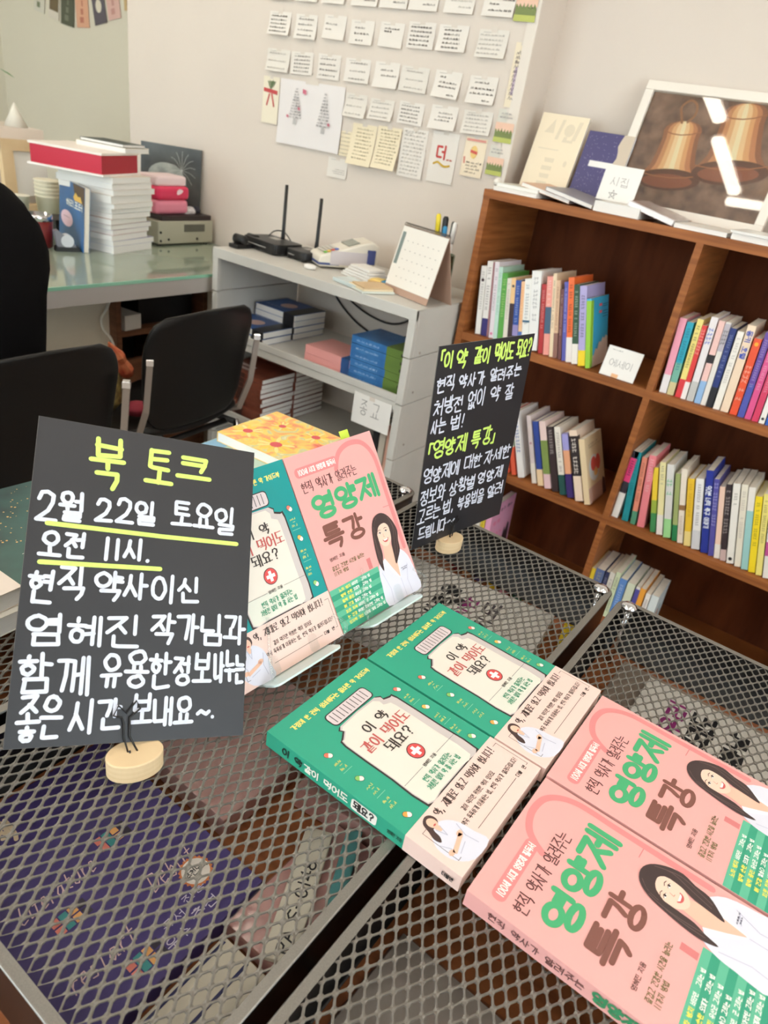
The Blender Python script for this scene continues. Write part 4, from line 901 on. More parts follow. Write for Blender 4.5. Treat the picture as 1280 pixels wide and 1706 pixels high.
ink([mmp(q) for q in words('PA S-0148', 6, 96, 8, 11)], 'code', M_INK, .0016, 0, t, False, M=onslab(t, .015, -.065, .006))
slab('folder', 'teal edged clear folder beside the cream label strip', 'folder', -.196, .275, -.180, .42, TZ+.0205, .005, C((96, 160, 160), .4), .42)
t = slab('booklet', 'pale cream lined booklet near the joint under the left mesh', 'booklet', -.246, .115, -.160, .262, TZ, .012, C((216, 208, 190), .6), ra)
for k in range(3): MB().flat([(-.04+.028*k, -.07), (-.037+.028*k, -.07), (-.037+.028*k, .07), (-.04+.028*k, .07)], .0124).build('navy_line', C((44, 46, 90), .6), t)
t = slab('parcel', 'grey wrapped parcel under the near right mesh', 'parcel', -.128, .16, .02, .36, TZ, .02, mat('grey_wrapped', (150, 142, 134), .5, rgb2=(122, 114, 108), scale=14, var=.1), -.05)
mb = MB(); rr = random.Random(3)
w_ = MB().box(-.075, -.101, 0, .075, .101, .0212).build('shrink_wrap', M_WRAP, t)
slab('booklet', 'cream yellow booklet under the near right mesh', 'booklet', .0, .20, .11, .345, TZ, .024, C((214, 206, 160), .6), -.25)
slab('booklet', 'white stapled booklet at the right under the pink books', 'booklet', .115, .19, .2, .36, TZ, .02, C((222, 220, 214), .6), -.1)
def poster_book(label, x0, y0, x1, y1, rz, h, seed, texts):
    t = slab('magazine', label, 'magazine', x0, y0, x1, y1, TZ, h, C((232, 227, 220), .5), rz)
    D, L_ = y1-y0, x1-x0; M = onslab(t, L_/2, -D/2, h); rd = random.Random(seed)
    for nm, w_, xa, ya, yb, hh, col in texts:   # world x of the base line, y span, letter height
        ink(words(w_, ya-y0, yb-y0, x1-xa, hh), nm, C(col, .6), hh*.2, 0, t, False, M=M)
    for k in range(3): ink(scribble(D*.1, D*.9, L_*(.30-.06*k), L_*.025, rd), 'body_text', M_GINK, .0007, 0, t, False, M=M)
    for k in range(2): MB().flat(ell(D*(.70-.2*k), L_*(.52-.03*k), L_*.04, L_*.05, 10), 0).build('black_drawing', M_INK, t, M=M)
    return t
K_, MG_ = (26, 24, 28), (140, 34, 110)
poster_book('white magazine with black and magenta headline under the right mesh', -.055, .64, .21, .893, ra, .02, 2,
    [('magenta_headline', '우리', .008, .795, .875, .024, MG_), ('headline', '그래도', .045, .785, .872, .028, K_), ('headline', '봄날', .085, .80, .872, .022, K_)])
poster_book('white magazine with dark print under the far left mesh', -.455, .68, -.20, .91, .12, .022, 5,
    [('headline', '사랑을', -.345, .78, .88, .026, K_), ('magenta_headline', '위한', -.31, .80, .87, .020, MG_), ('headline', '기도', -.275, .79, .88, .022, (70, 60, 66))])
# small books packed along the far side behind the left mesh
for i, (nm, col) in enumerate([('dark red', (120, 40, 50)), ('tan', (214, 160, 110)), ('violet', (104, 100, 160)), ('yellow', (238, 206, 40)), ('rose', (222, 160, 178)), ('dark green', (40, 104, 74))]):
    t = thing('booklet', nm+' slim booklet standing on edge under the far mesh', 'booklet', (-.415+.024*i, .945, TZ)); MB().box(0, 0, 0, .015, .05, .040+.004*(i % 3)).build('body', C(col, .5), t)
slab('sticker_pack', 'yellow sticker pack near the middle joint under the mesh', 'sticker pack', -.190, .86, -.172, .925, TZ, .02, C((240, 206, 50), .5), .2)
t = slab('candy_box', 'small orange and white box under the far right mesh corner', 'box', -.10, .945, -.045, .985, TZ, .03, C((226, 222, 216), .5), -.5)
MB().box(-.0285, -.0205, .001, -.012, .0205, .0306).build('orange_end', C((240, 158, 60), .5), t)
slab('grey_cloth', 'grey brown felt sheet spread under the right mesh', 'cloth', -.10, .47, .30, .925, TZ-.0001, .0015, mat('taupe_felt', (140, 126, 114), .9, var=.08, scale=120), ra)

# ------------------------------------------------------------------ books lying on the far left riser
def zbook(label, corner, ax, ay, W, D, T, cover, zb, pages=None):
    return lying('book', label, frame((corner[0], corner[1], zb), ax, ay), W, D, T, cover, pages=pages)
FZA = MZ+.0016
# galaxy covered album and white page block at the left edge of the picture
t = zbook('dark starry book lying at the left edge beside the notice', (-.915, .295), (1, -.08, 0), (.08, 1, 0), .245, .215, .012, mat('starry_cover', (40, 52, 56), .35, rgb2=(70, 112, 104), scale=9, var=.1), FZA)
rd = random.Random(11); mb = MB(); mb2 = MB()
for k in range(120):
    r = rd.uniform(.0005, .0016); mb.flat(ell(rd.uniform(.01, .15), rd.uniform(.03, .20), r, r, 6), .01225+k*2e-6)
mb.build('gold_specks', C((240, 190, 120), .5), t)
for k in range(9):
    r = rd.uniform(.002, .0045); mb2.flat(ell(rd.uniform(.01, .09), rd.uniform(.05, .19), r, r*.8, 10), .0126+k*2e-6)
mb2.build('glow_spots', C((246, 176, 120), .5), t)
TM = Matrix(((0, -1, 0, .19), (1, 0, 0, .10), (0, 0, 1, .0124), (0, 0, 0, 1)))
ink([mmp(q) for q in words('고요한', 0, 48, 10, 9)], 'subtitle', C((226, 224, 220), .6), .0012, 0, t, False, M=TM)
ink([mmp(q) for q in words('사람들', 14, 70, -6, 11)], 'title', C((226, 224, 220), .6), .0012, 0, t, False, M=TM)
zbook('thick white paperback lying in front of the starry book', (-.80, .195), (1, 0, 0), (0, 1, 0), .175, .125, .024, C((232, 226, 216), .5), FZA)
zbook('second white paperback stacked on the thick one at the left edge', (-.795, .2), (1, .03, 0), (-.03, 1, 0), .165, .12, .022, C((238, 222, 208), .5), FZA+.0243)
# stacked art books behind the standing books
t = zbook('pale blue and green art book under the flower book', (-.845, .70), (1, .05, 0), (-.05, 1, 0), .20, .26, .016, C((186, 208, 190), .4), FZA)
MB().flat([(.001, .001), (.03, .001), (.045, .26), (.001, .26)], .0162).build('blue_sky', C((132, 176, 206), .45), t)
MB().flat(smooth_pts([(.032, .05), (.05, .10), (.04, .16), (.06, .22), (.075, .14), (.06, .06)], 4), .01635).build('white_cloud', C((236, 226, 212), .5), t)
t = zbook('orange and yellow flower-painted book on the pale art book', (-.84, .80), (1, .04, 0), (-.04, 1, 0), .158, .158, .018, C((246, 206, 120), .4), FZA+.0165)
fm = bpy.data.materials.new('flower_painting'); fm.use_nodes = True; nt = fm.node_tree; bs = nt.nodes['Principled BSDF']; bs.inputs['Roughness'].default_value = .42
tc = nt.nodes.new('ShaderNodeTexCoord'); nz = nt.nodes.new('ShaderNodeTexNoise'); nz.inputs['Scale'].default_value = 22; nz.inputs['Detail'].default_value = 6; nz.inputs['Distortion'].default_value = 1.6
cr = nt.nodes.new('ShaderNodeValToRGB'); el = cr.color_ramp.elements
el[0].position = .30; el[0].color = lin((232, 96, 92)); el[1].position = .72; el[1].color = lin((252, 240, 190))
for p_, c_ in ((.38, (246, 150, 110)), (.46, (248, 190, 110)), (.54, (252, 220, 110)), (.62, (214, 206, 160))):
    e_ = el.new(p_); e_.color = lin(c_)
nt.links.new(tc.outputs['Object'], nz.inputs['Vector']); nt.links.new(nz.outputs['Fac'], cr.inputs['Fac']); nt.links.new(cr.outputs['Color'], bs.inputs['Base Color'])
MB().flat([(.0005, .0005), (.1575, .0005), (.1575, .1575), (.0005, .1575)], .0181).build('painted_cover', fm, t)
zz = .0182
for x, y, r in ((.030, .045, .028), (.100, .040, .034), (.055, .110, .022), (.125, .120, .026)):
    fl_ = MB().flat(ell(x, y, r*.32, r*.32, 12), zz+.0002).build('flower_centre', C((226, 92, 96), .5), t)
    for k in range(13):
        a = 2*PI*k/13+x*40; zz += .000004
        MB().flat(ell(x+r*.62*math.cos(a), y+r*.62*math.sin(a), r*.38, r*.11, 8, a), zz).build('painted_petal', C((252, 216, 96) if k % 3 else (250, 232, 150), .5), fl_)

# ------------------------------------------------------------------ grey steel shelf unit
GX0, GX1, GY0, GY1 = -1.814, -1.006, 1.68, 2.10
JZ = [.847, .708, .566, .387, .20, FLOOR]
gs = thing('metal_shelf', 'grey steel stacking shelf holding piles of books below routers', 'shelf', (GX0, GY0, FLOOR))
def gp(nm, x0, y0, z0, x1, y1, z1, bv=.0015):
    o = MB().box(x0-GX0, y0-GY0, z0-FLOOR, x1-GX0, y1-GY0, z1-FLOOR).build(nm, M_GREY, gs); return bevel(o, bv) if bv else o
gp('top_plate', GX0, GY0, .845, GX1, GY1, .847, 0)
gp('front_lip', GX0, GY0-.001, .817, GX1, GY0+.012, .848)
for k in range(5):
    a, b = JZ[k], JZ[k+1]
    for xs in (0, 1):
        e = .003 if k % 2 else 0.0
        x0, x1 = (GX0, GX0+.014) if xs == 0 else (GX1-.014, GX1)
        gp('side_panel', x0, GY0+.0182, b+.001, x1, GY1, a-.001 if k else .844)
        px0, px1 = (GX0, GX0+.024) if xs == 0 else (GX1-.024, GX1)
        gp('front_post', px0, GY0+e*.5, b+.002, px1, GY0+.018, a-.001 if k else .845)
for z in (.572, .288, .05):
    gp('tray', GX0+.014, GY0+.006, z-.004, GX1-.014, GY1, z-.001, 0)
    gp('tray_lip', GX0+.020, GY0-.002, z+.001, GX1-.022, GY0+.008, z+.022); gp('lower_lip', GX0+.020, GY0+.001, z-.026, GX1-.022, GY0+.008, z-.0005)
for z in (.60, .43, .72, .24):
    MB().lathe([(.004, 0), (.003, .003)], 8, Matrix.Translation((GX1-GX0, .05, z-FLOOR)) @ Matrix.Rotation(PI/2, 4, 'Y')).build('bolt', M_STEEL, gs)
G1 = .5715
def pile(label, n, x1, y0, W, D, T, z, cover, group, rz=0.0, spine_side='x', band=None, dz=0.0, extra=None, pages=None):
    """n books lying on each other; x1 is their right end, y0 their near edge"""
    for k in range(n):
        j = random.uniform(-.004, .004)
        M = Matrix.Translation((x1-W+j, y0+random.uniform(-.003, .003), z+k*(T+.0010))) @ Matrix.Rotation(rz+random.uniform(-.015, .015), 4, 'Z')
        if spine_side == 'y': M = M @ Matrix(((0, 1, 0, 0), (-1, 0, 0, D), (0, 0, 1, 0), (0, 0, 0, 1))) @ Matrix.Scale(1, 4); 
        w_, d_ = (W, D)
        pos = 'single' if n == 1 else ('bottom' if k == 0 else 'top' if k == n-1 else ORD[k])
        M = Matrix.Translation((x1-W+j, y0+random.uniform(-.003, .003), z+k*(T+.0010))) @ Matrix.Rotation(rz+random.uniform(-.015, .015), 4, 'Z')
        if spine_side == 'y':   # spine on the near side
            M = M @ Matrix(((0, 1, 0, 0), (1, 0, 0, 0), (0, 0, -1, T), (0, 0, 0, 1)))
            t = lying('book', label % (pos + (' book' if k in (0, n-1) else ' from below')), M, D, W, T, cover, group, pages)
        else:
            t = lying('book', label % (pos + (' book' if k in (0, n-1) else ' from below')), M, W, D, T, cover, group, pages)
        if extra: extra(t, W, D, T, k == n-1)
C_BLUE = mat('blue_story_cover', (44, 92, 160), .4, rgb2=(30, 62, 120), scale=12, var=.1)
def ex_blue(t, W, D, T, top):
    MB().box(W-.055, -.0005, -.0002, W-.004, D+.0005, T+.0003).build('black_band', C((24, 24, 28), .4), t)
    if top:
        MB().flat(ell(W*.45, D*.5, .03, .032, 20), T+.0004).build('moon_picture', C((206, 170, 160), .5), t)
        ink(scribble(.02, W*.5, D*.2, .006), 'title', C((220, 226, 240), .5), .001, T+.0004, t, False)
pa, pb, pc = onz(441, 577, G1), onz(489, 570, G1), onz(535, 557, G1)
xr = (pa.x+pb.x)/2+.012
pile('blue story book with black band, near pile on the grey shelf, %s', 2, -1.600, GY0+.035, .19, .142, .021, G1, C_BLUE, 'blue story books on the grey shelf', extra=ex_blue)
pile('blue story book with black band, rear pile on the grey shelf, %s', 4, -1.596, GY0+.184, .19, .165, .021, G1, C_BLUE, 'blue story books on the grey shelf', extra=ex_blue)
C_PINKB = C((236, 164, 158), .45)
def ex_pinkb(t, W, D, T, top):
    MB().box(-.0004, W-.045, -.0003, D*.999, W-.012, T+.0003).build('blue_band', C((50, 92, 150), .4), t)
pile('pink paperback lying on the grey shelf, %s', 2, -1.236, GY0+.05, .195, .135, .026, G1, C_PINKB, 'pink paperbacks on the grey shelf', spine_side='y', extra=ex_pinkb)
C_BG = mat('blue_painted_cover', (70, 132, 190), .4, rgb2=(46, 100, 160), scale=18, var=.1)
def ex_bg(t, W, D, T, top):
    MB().box(-.0004, W*.64, -.0003, D*.999, W+.0003, T+.0003).build('olive_band', C((104, 132, 60), .45), t)
    M = Matrix(((0, 0, -1, -.0008), (1, 0, 0, 0), (0, -1, 0, T), (0, 0, 0, 1)))
    ink(scribble(.02, W*.5, T*.35, T*.3), 'spine_title', C((180, 206, 236), .5), .0009, 0, t, False, M=M)
    MB().flat([(W*.90, T*.3), (W*.95, T*.3), (W*.95, T*.7), (W*.90, T*.7)], 0, M).build('spine_mark', C((50, 60, 40), .5), t)
pile('blue and olive picture book piled beside the shelf post, %s', 6, -1.034, GY0+.035, .205, .145, .0225, G1, C_BG, 'blue and olive books on the grey shelf', spine_side='y', extra=ex_bg)
zbook('black hardcover leaning behind the blue and olive pile', (-1.16, 1.875), (1, 0, .12), (0, 1, 0), .125, .18, .02, C((24, 24, 26), .45), G1+.113)
zbook('pale pamphlet lying behind the pink paperbacks', (-1.34, 1.90), (1, -.05, 0), (.05, 1, 0), .12, .15, .018, C((222, 200, 196), .5), G1)
C_BRN = mat('brown_cover', (150, 82, 60), .45, rgb2=(108, 54, 40), scale=18, var=.1)
G2 = .2875
qa = onz(430, 640, .545); 
def ex_brn(t, W, D, T, top):
    M = Matrix(((0, 0, -1, -.0008), (1, 0, 0, 0), (0, -1, 0, T), (0, 0, 0, 1)))
    MB().flat([(W*.40, T*.02), (W*.58, T*.02), (W*.58, T*.98), (W*.40, T*.98)], 0, M).build('dark_spine_panel', C((70, 40, 32), .5), t)
    ink(scribble(.015, W*.36, T*.3, T*.35), 'spine_title', C((226, 196, 170), .5), .001, 0, t, False, M=M)
    if top:
        for q in (.03, .06): MB().flat([(q, .02), (q+.018, .02), (q+.018, .10), (q, .10)], -.0004).build('white_caption', C((220, 200, 190), .5), t)
pile('brown paperback, near pile on the third tray, %s', 10, -1.578, GY0+.022, .20, .165, .0163, G2, C_BRN, 'brown paperbacks on the grey shelf', spine_side='y', extra=ex_brn)
pile('brown paperback, rear pile on the third tray, %s', 12, -1.572, GY0+.185, .20, .165, .0163, G2, C_BRN, 'brown paperbacks on the grey shelf', spine_side='y')
for i, (nm, col) in enumerate([('black', (30, 28, 30)), ('cream', (206, 196, 180)), ('peach', (222, 172, 150))]):
    t = thing('book', nm+' book standing in the lowest grey tray by the post', 'book', (-1.115+.026*i, GY0+.04, .2875)); book_parts(t, .14, .19, .022, C(col, .5))
o = card('category_card', 'white card reading religion in Korean taped to the grey shelf', (-1.176, GY0-.0035, .4625), (1, 0, 0), (.02, 0, 1), .140, .098,
     [[(p[0], p[1]) for p in s_] for s_ in words('종', .028, .058, .034, .046, .03)+words('교', .070, .105, .034, .046, .03)], .0017, C((80, 74, 70), .7))
MB().box(.058, .086, .0002, .078, .098, .0004).build('tape', mat('matte_tape', (226, 215, 203), .22), o)
# cables hanging behind
def cable(label, pts, r=.0035, col=None): return tag(MB().tube(smooth_pts(pts, 6, False), r, 8).build('cable', col or M_BLACK, None, True), label, 'cable', 'cables behind the grey shelf')
cable('black cable looping behind the middle of the grey shelf', [(-1.62, 2.108, .840), (-1.60, 2.105, .74), (-1.50, 2.108, .68), (-1.36, 2.105, .665), (-1.27, 2.108, .72), (-1.25, 2.108, .842)])
cable('black cable hanging near the right end behind the grey shelf', [(-1.14, 2.108, .842), (-1.15, 2.106, .74), (-1.18, 2.104, .65), (-1.26, 2.106, .61), (-1.31, 2.107, .575)])
cable('black cable draped low along the wall behind the grey shelf', [(-1.66, 2.112, .842), (-1.64, 2.112, .72), (-1.54, 2.112, .64), (-1.42, 2.112, .60), (-1.34, 2.112, .59), (-1.28, 2.112, .572)])
cable('black cable crossing under the top plate of the grey shelf', [(-1.78, 2.104, .80), (-1.70, 2.10, .79), (-1.60, 2.10, .78), (-1.55, 2.10, .80), (-1.50, 2.10, .838)])

# ------------------------------------------------------------------ on top of the grey shelf
ST = .8485
def at(px, py, z=ST): return onz(px, py, z)
t = thing('power_strip', 'black power strip with two plugs at the left end of the grey shelf', 'power strip', (-1.785, 1.80, ST))
for y in (-.03, .03): MB().lathe([(.015, 0), (.015, .04), (.012, .045)], 16, Matrix.Translation((0, y, .026)) @ Matrix.Rotation(PI/2, 4, 'Y') @ Matrix.Translation((0, 0, -.02))).build('plug', M_BLACK, t, True)
MB().box(-.02, -.06, 0, .02, .09, .012).build('strip', M_BLACK, t)
MB().tube(smooth_pts([(0, .09, .02), (.01, .12, .05), (.03, .15, .05), (.05, .17, .02)], 5, False), .002, 6).build('cord', M_BLACK, t, True)
def router(label, p, W, D, H, rz, ant, lit):
    t = thing('router', label, 'router', (p[0], p[1], ST), rz, 'black routers')
    o = MB().prism(smooth_pts(rrect(-W/2, -D/2, W/2, D/2, .02, 2), 2), .004, H).build('case', M_BLACK, t, True); bevel(o, .006, 3, 30)
    MB().box(-W/2+.02, -D/2-.0012, H*.45, W/2-.05, -D/2+.004, H*.52).build('light_strip', C((190, 186, 180), .3), t)
    MB().flat([(-W*.2, D*.05), (W*.05, D*.05), (W*.05, D*.3), (-W*.2, D*.3)], H+.0004).build('sticker', C((176, 172, 166), .5), t)
    for x, y, h, lean in ant:
        MB().tube([(x, y, H*.6), (x, y, H+.012), (x+lean*.02, y, H+.03), (x+lean*.3*h, y, H+h)], [.007, .007, .006, .0055], 10).build('antenna', M_BLACK, t, True)
    for sx in (-1, 1):
        for sy in (-1, 1): MB().box(sx*W*.35-.006, sy*D*.35-.006, 0, sx*W*.35+.006, sy*D*.35+.006, .005).build('foot', M_BLACK, t)
router('larger black router with one upright antenna on the grey shelf', (-1.722, 1.862), .175, .12, .035, math.radians(-8), [(-.01, .05, .17, 0)], True)
router('smaller black router with one upright antenna beside the card terminal', (-1.583, 1.872), .10, .10, .03, math.radians(-8), [(.005, .040, .16, .05)], False)
# card payment terminal
t = thing('card_terminal', 'white card payment terminal with keypad and small screen', 'card terminal', (-1.468, 1.925, ST), math.radians(-31)); t.scale = (1.2, 1.05, 1.1)
prof = [(-.095, .004), (-.095, .028), (-.088, .036), (-.02, .056), (.045, .076), (.080, .082), (.098, .070), (.098, .02), (.07, .004)]
PMx = Matrix(((0, 0, 1, 0), (1, 0, 0, 0), (0, 1, 0, 0), (0, 0, 0, 1)))
bevel(MB().prism(prof, -.042, .042, PMx).build('case', C((232, 224, 208), .35), t), .006, 3, 30)
MB().prism([(-.096, .010), (-.096, .016), (-.03, .016), (-.03, .010)], -.0425, .0425, PMx).build('blue_slot', C((60, 76, 130), .4), t)
sl = math.atan2(.056-.036, .068); Kp = Matrix.Translation((0, -.088, .0375)) @ Matrix.Rotation(sl, 4, 'X')
for r in range(4):
    for c in range(4): MB().box(-.030+c*.0125, .012+r*.0125, 0, -.020+c*.0125, .021+r*.0125, .002, Kp).build('key', C((206, 200, 190), .5), t)
for c, col in enumerate([(120, 190, 80), (236, 190, 60), (214, 90, 80), (90, 110, 190)]): MB().box(.022, .012+c*.0125, 0, .034, .021+c*.0125, .0022, Kp).build('function_key', C(col, .5), t)
sl2 = math.atan2(.026, .1); Sp = Matrix.Translation((0, -.02, .0575)) @ Matrix.Rotation(math.atan2(.02, .065), 4, 'X')
MB().box(-.030, .022, 0, .030, .060, .0012, Sp).build('screen', C((146, 150, 138), .2), t)
MB().box(.0424, -.06, .012, .0445, .075, .050, Matrix.Rotation(0, 4, 'X')).build('side_card', C((206, 196, 196), .5), t)
MB().box(.0420, .060, .020, .048, .085, .060).build('blue_tab', C((70, 80, 136), .5), t)
pk_ = at(516, 447); t = thing('eraser_puck', 'small round white puck in front of the card terminal', 'puck', (pk_.x, pk_.y, ST)); MB().lathe([(.020, 0), (.022, .004), (.020, .010), (.010, .0125)], 20, sx=1.0, sy=.8).build('body', C((236, 232, 226), .4), t, True)
t = thing('paper_bundle', 'loose bundle of folded white receipts beside the card terminal', 'paper', (-1.315, 1.85, ST), math.radians(-15))
for k in range(5): MB().box(-.07+.006*k, -.045+.004*k, .0075*k, .065-.004*k, .045-.003*k, .0075*k+.006, Matrix.Rotation(.06*(k % 3-1), 4, 'Z')).build('sheet', M_PAPER, t)
slab('plastic_sleeve', 'pale blue plastic sleeve lying at the front of the grey shelf', 'plastic sleeve', -1.335, 1.705, -1.225, 1.775, ST, .010, C((204, 216, 216), .25), -.25)
t = slab('sticky_pad', 'fan of orange and blue sticky tabs on the grey shelf', 'sticky notes', -1.27, 1.80, -1.19, 1.85, ST, .014, C((214, 176, 120), .6), .2)
MB().box(-.035, -.02, .0142, 0, .02, .018).build('yellow_tab', C((240, 206, 120), .6), t); MB().box(.002, -.018, .0142, .035, .018, .0175).build('blue_tab', C((70, 150, 190), .6), t)
slab('notepad', 'pale mint notepad at the bottom of the pad stack by the calendar', 'notepad', -1.262, 1.685, -1.165, 1.795, ST, .006, C((220, 224, 214), .6), -.42, 'notepads on the grey shelf')
slab('notepad', 'cream notepad in the middle of the pad stack by the calendar', 'notepad', -1.258, 1.690, -1.168, 1.792, ST+.0062, .005, C((232, 214, 180), .6), -.40, 'notepads on the grey shelf')
slab('notepad', 'kraft brown notepad on top of the pad stack by the calendar', 'notepad', -1.246, 1.692, -1.170, 1.790, ST+.0114, .0045, C((210, 180, 140), .7), -.44, 'notepads on the grey shelf')
t = thing('phone_cradle', 'black phone cradle behind the notepads', 'phone cradle', (-1.215, 1.905, ST), .5)
MB().box(-.03, -.04, 0, .03, .04, .016).build('base', M_BLACK, t); MB().prism([(-.03, .016), (.0, .075), (.018, .075), (.026, .016)], -.02, .02, Matrix(((1,0,0,0),(0,0,1,0),(0,1,0,0),(0,0,0,1)))).build('cradle', M_BLACK, t)
MB().box(.02, -.02, .016, .10, .005, .034).build('arm', M_BLACK, t)
MB().tube([(.06, .03, 0), (.065, .035, .09), (.07, .036, .125)], .004, 8).build('upright_arm', M_BLACK, t, True)
# desk calendar
A, B_, K_ = Vector((-1.206, 1.80, ST)), Vector((-1.022, 1.749, ST)), Vector((.039, .048, 0))
ax = (B_-A); Lw = ax.length; ax.normalize(); dep = ax.cross(Vector((0, 0, 1))); dep = -dep if dep.y < 0 else dep
cal = thing('desk_calendar', 'spiral-bound white desk calendar standing as a tent', 'calendar', A)
apex = dep*.046+Vector((0, 0, .184))
def q4(a, b, c, d, th, nrm): return [a, b, c, d], th, nrm
def sheet(nm, p, q, r, s, m, th=.0016):
    n = (q-p).cross(s-p).normalized()*th; mb = MB(); mb.add([p, q, r, s, p+n, q+n, r+n, s+n], [(3,2,1,0),(4,5,6,7),(0,1,5,4),(1,2,6,5),(2,3,7,6),(3,0,4,7)]); return mb.build(nm, m, cal)
z0 = Vector((0, 0, 0)); W_ = ax*Lw
C_KRAFT = C((186, 152, 132), .7)
sheet('front_board', z0, W_, W_+apex, apex, C_KRAFT); back = dep*.10
sheet('back_board', back, back+W_, W_+apex, apex, C_KRAFT); 
fn = (W_).cross(apex).normalized(); off = fn*.0022
sheet('page', off+apex*.10, off+W_+apex*.10, off+W_+apex*.985, off+apex*.985, C((240, 234, 224), .7), .0012)
u_, v_ = W_, apex
def cq(nm, a, b, c, d, m): sheet(nm, off*1.7+u_*a+v_*b, off*1.7+u_*c+v_*b, off*1.7+u_*c+v_*d, off*1.7+u_*a+v_*d, m, .0004)
cq('month_strip', .03, .42, .10, .90, C((128, 140, 136), .6))
for r in range(5):
    for c in range(7): cq('date_mark', .18+c*.115, .24+r*.135, .205+c*.115, .252+r*.135, C((190, 184, 176), .6))
mb = MB()
for k in range(30):
    c = apex+W_*((k+.7)/30.5)+Vector((0, 0, .001)); mb.tube([c+fn*.006*math.cos(a)+Vector((0, 0, .006))*math.sin(a) for a in [2*PI*j/8 for j in range(8)]], .0009, 5, closed=True)
o = mb.build('spiral_binding', C((120, 112, 106), .4, metal=.8), cal); o['kind'] = 'stuff'
# pen cup with pens
t = thing('pen_cup', 'printed glass cup of pens and brushes behind the calendar', 'pen cup', (-1.115, 1.955, ST))
MB().lathe([(.034, 0), (.036, .01), (.037, .115), (.034, .115), (.033, .006)], 24).build('cup', clear('green_glass_cup', (190, 205, 180), .7), t, True)
MB().lathe([(.0365, .025), (.0372, .075), (.0362, .075), (.0355, .025)], 24).build('leaf_print', C((70, 104, 70), .5), t, True)
PENS = [('yellow highlighter pen in the pen cup', (240, 214, 50), -.020, -.010, .215, .008, -.22, .0), ('thick black marker pen in the pen cup', (26, 26, 28), -.008, .006, .21, .009, -.13, .06), ('blue marker pen in the pen cup', (40, 140, 190), .002, -.012, .185, .0075, -.06, -.02),
        ('thin black pen in the pen cup', (34, 38, 36), .012, .012, .20, .005, .03, .02), ('white pen in the pen cup', (240, 238, 232), .020, -.004, .20, .008, .10, .05)]
for i, (lab, col, x, y, L, r, lx, ly) in enumerate(PENS):
    o = thing('pen', lab, 'pen', (-1.115+x*.6, 1.955+y*.6, ST+.0075), 0, 'pens in the cup'); d = Vector((lx*.5, ly*.5, 1)).normalized()
    MB().tube([d*0, d*(L*.72)], r*.85, 10).build('barrel', C(col, .4), o, True); MB().tube([d*(L*.70), d*(L*.97), d*L], [r, r, r*.6], 10).build('pen_cap', C(col, .4), o, True)
t = thing('cotton_sprig', 'white cotton flower and red berry sprig behind the calendar', 'dried flowers', (-1.028, 2.03, ST))
MB().lathe([(.020, 0), (.022, .06), (.018, .07)], 16).build('vase', C((190, 160, 80), .5), t, True)
MB().tube([(0, 0, .065), (.004, 0, .15), (.006, 0, .33)], .0016, 6).build('stem', C((214, 206, 190), .6), t, True)
for x, z, r in ((.006, .33, .012), (.0, .30, .009), (.010, .27, .010)): MB().lathe([(.001, -r), (r*.8, -r*.6), (r, 0), (r*.8, r*.6), (.001, r)], 12, Matrix.Translation((x, 0, z))).build('white_bud', C((240, 236, 228), .8), t, True)
for x, z, r, col in ((-.004, .155, .010, (206, 60, 80)), (.004, .17, .008, (206, 60, 80)), (.022, .15, .018, (232, 216, 200)), (.0, .12, .012, (60, 40, 40)), (.014, .115, .010, (220, 170, 80))): MB().lathe([(.001, -r), (r*.8, -r*.6), (r, 0), (r*.8, r*.6), (.001, r)], 12, Matrix.Translation((x, 0, z))).build('bloom', C(col, .8), t, True)
slab('storage_box', 'small olive yellow box behind the calendar by the bookcase', 'box', -1.050, 2.055, -1.008, 2.095, ST, .075, C((196, 176, 96), .6))

# ------------------------------------------------------------------ desk behind the chairs
def onx(px, py, x):
    d = ray(px, py); return Vector((0, 0, CZ)) + d*(x/d.x)
DX, DZ = -1.85, .75
dk = thing('desk', 'office desk with green-tinted glass top and grey frame', 'desk', (DX, .45, FLOOR))
def dp(nm, x0, y0, z0, x1, y1, z1, m): return MB().box(x0-DX, y0-.45, z0-FLOOR, x1-DX, y1-.45, z1-FLOOR).build(nm, m, dk)
dp('glass_top', -3.45, .45, .741, DX-.002, 2.105, DZ, mat('green_glass_top', (146, 158, 140), .07, coat=.5))
dp('glass_edge', DX-.002, .45, .7405, DX+.001, 2.105, DZ+.0003, mat('green_glass_edge', (150, 206, 178), .15))
dp('tabletop', -3.44, .46, .722, DX-.008, 2.10, .7405, C((190, 196, 184), .5))
dp('front_rail', DX-.03, .45, .692, DX-.001, 2.10, .7402, mat('grey_desk_rail', (198, 190, 184), .4, metal=.2))
dp('rear_rail', -3.45, .45, .692, -3.42, 2.10, .722, MATS['grey_desk_rail'])
for x, y in ((DX-.06, .46), (-3.43, .46), (-3.43, 2.03)): dp('leg', x, y, FLOOR, x+.05, y+.05, .722, MATS['grey_desk_rail'])
cp = onx(112, 520, -2.02); cp2 = onx(190, 520, -2.02)
dp('side_panel', -2.06, cp.y-.35, FLOOR, -2.02, cp2.y-.012, .690, C((222, 210, 188), .6))
tag(MB().tube(smooth_pts([onx(183, 499, -1.99), onx(178, 515, -1.99), onx(169, 530, -1.985), onx(172, 548, -1.985), onx(186, 566, -1.98), onx(196, 600, -1.97)], 5, False), .004, 8).build('extension_cable', C((232, 226, 212), .5), None, True), 'cream extension cable hanging below the desk edge', 'cable')
ca, cb = onx(194, 520, -1.98), onx(346, 500, -1.98)
cbn = thing('cabinet', 'brown wooden cabinet open at the front under the desk', 'cabinet', (-1.98, ca.y, FLOOR))
M_BRN = wood('brown_veneer', (120, 80, 56), (92, 58, 40), (1, 1, 10), 6.0); cw = cb.y-ca.y
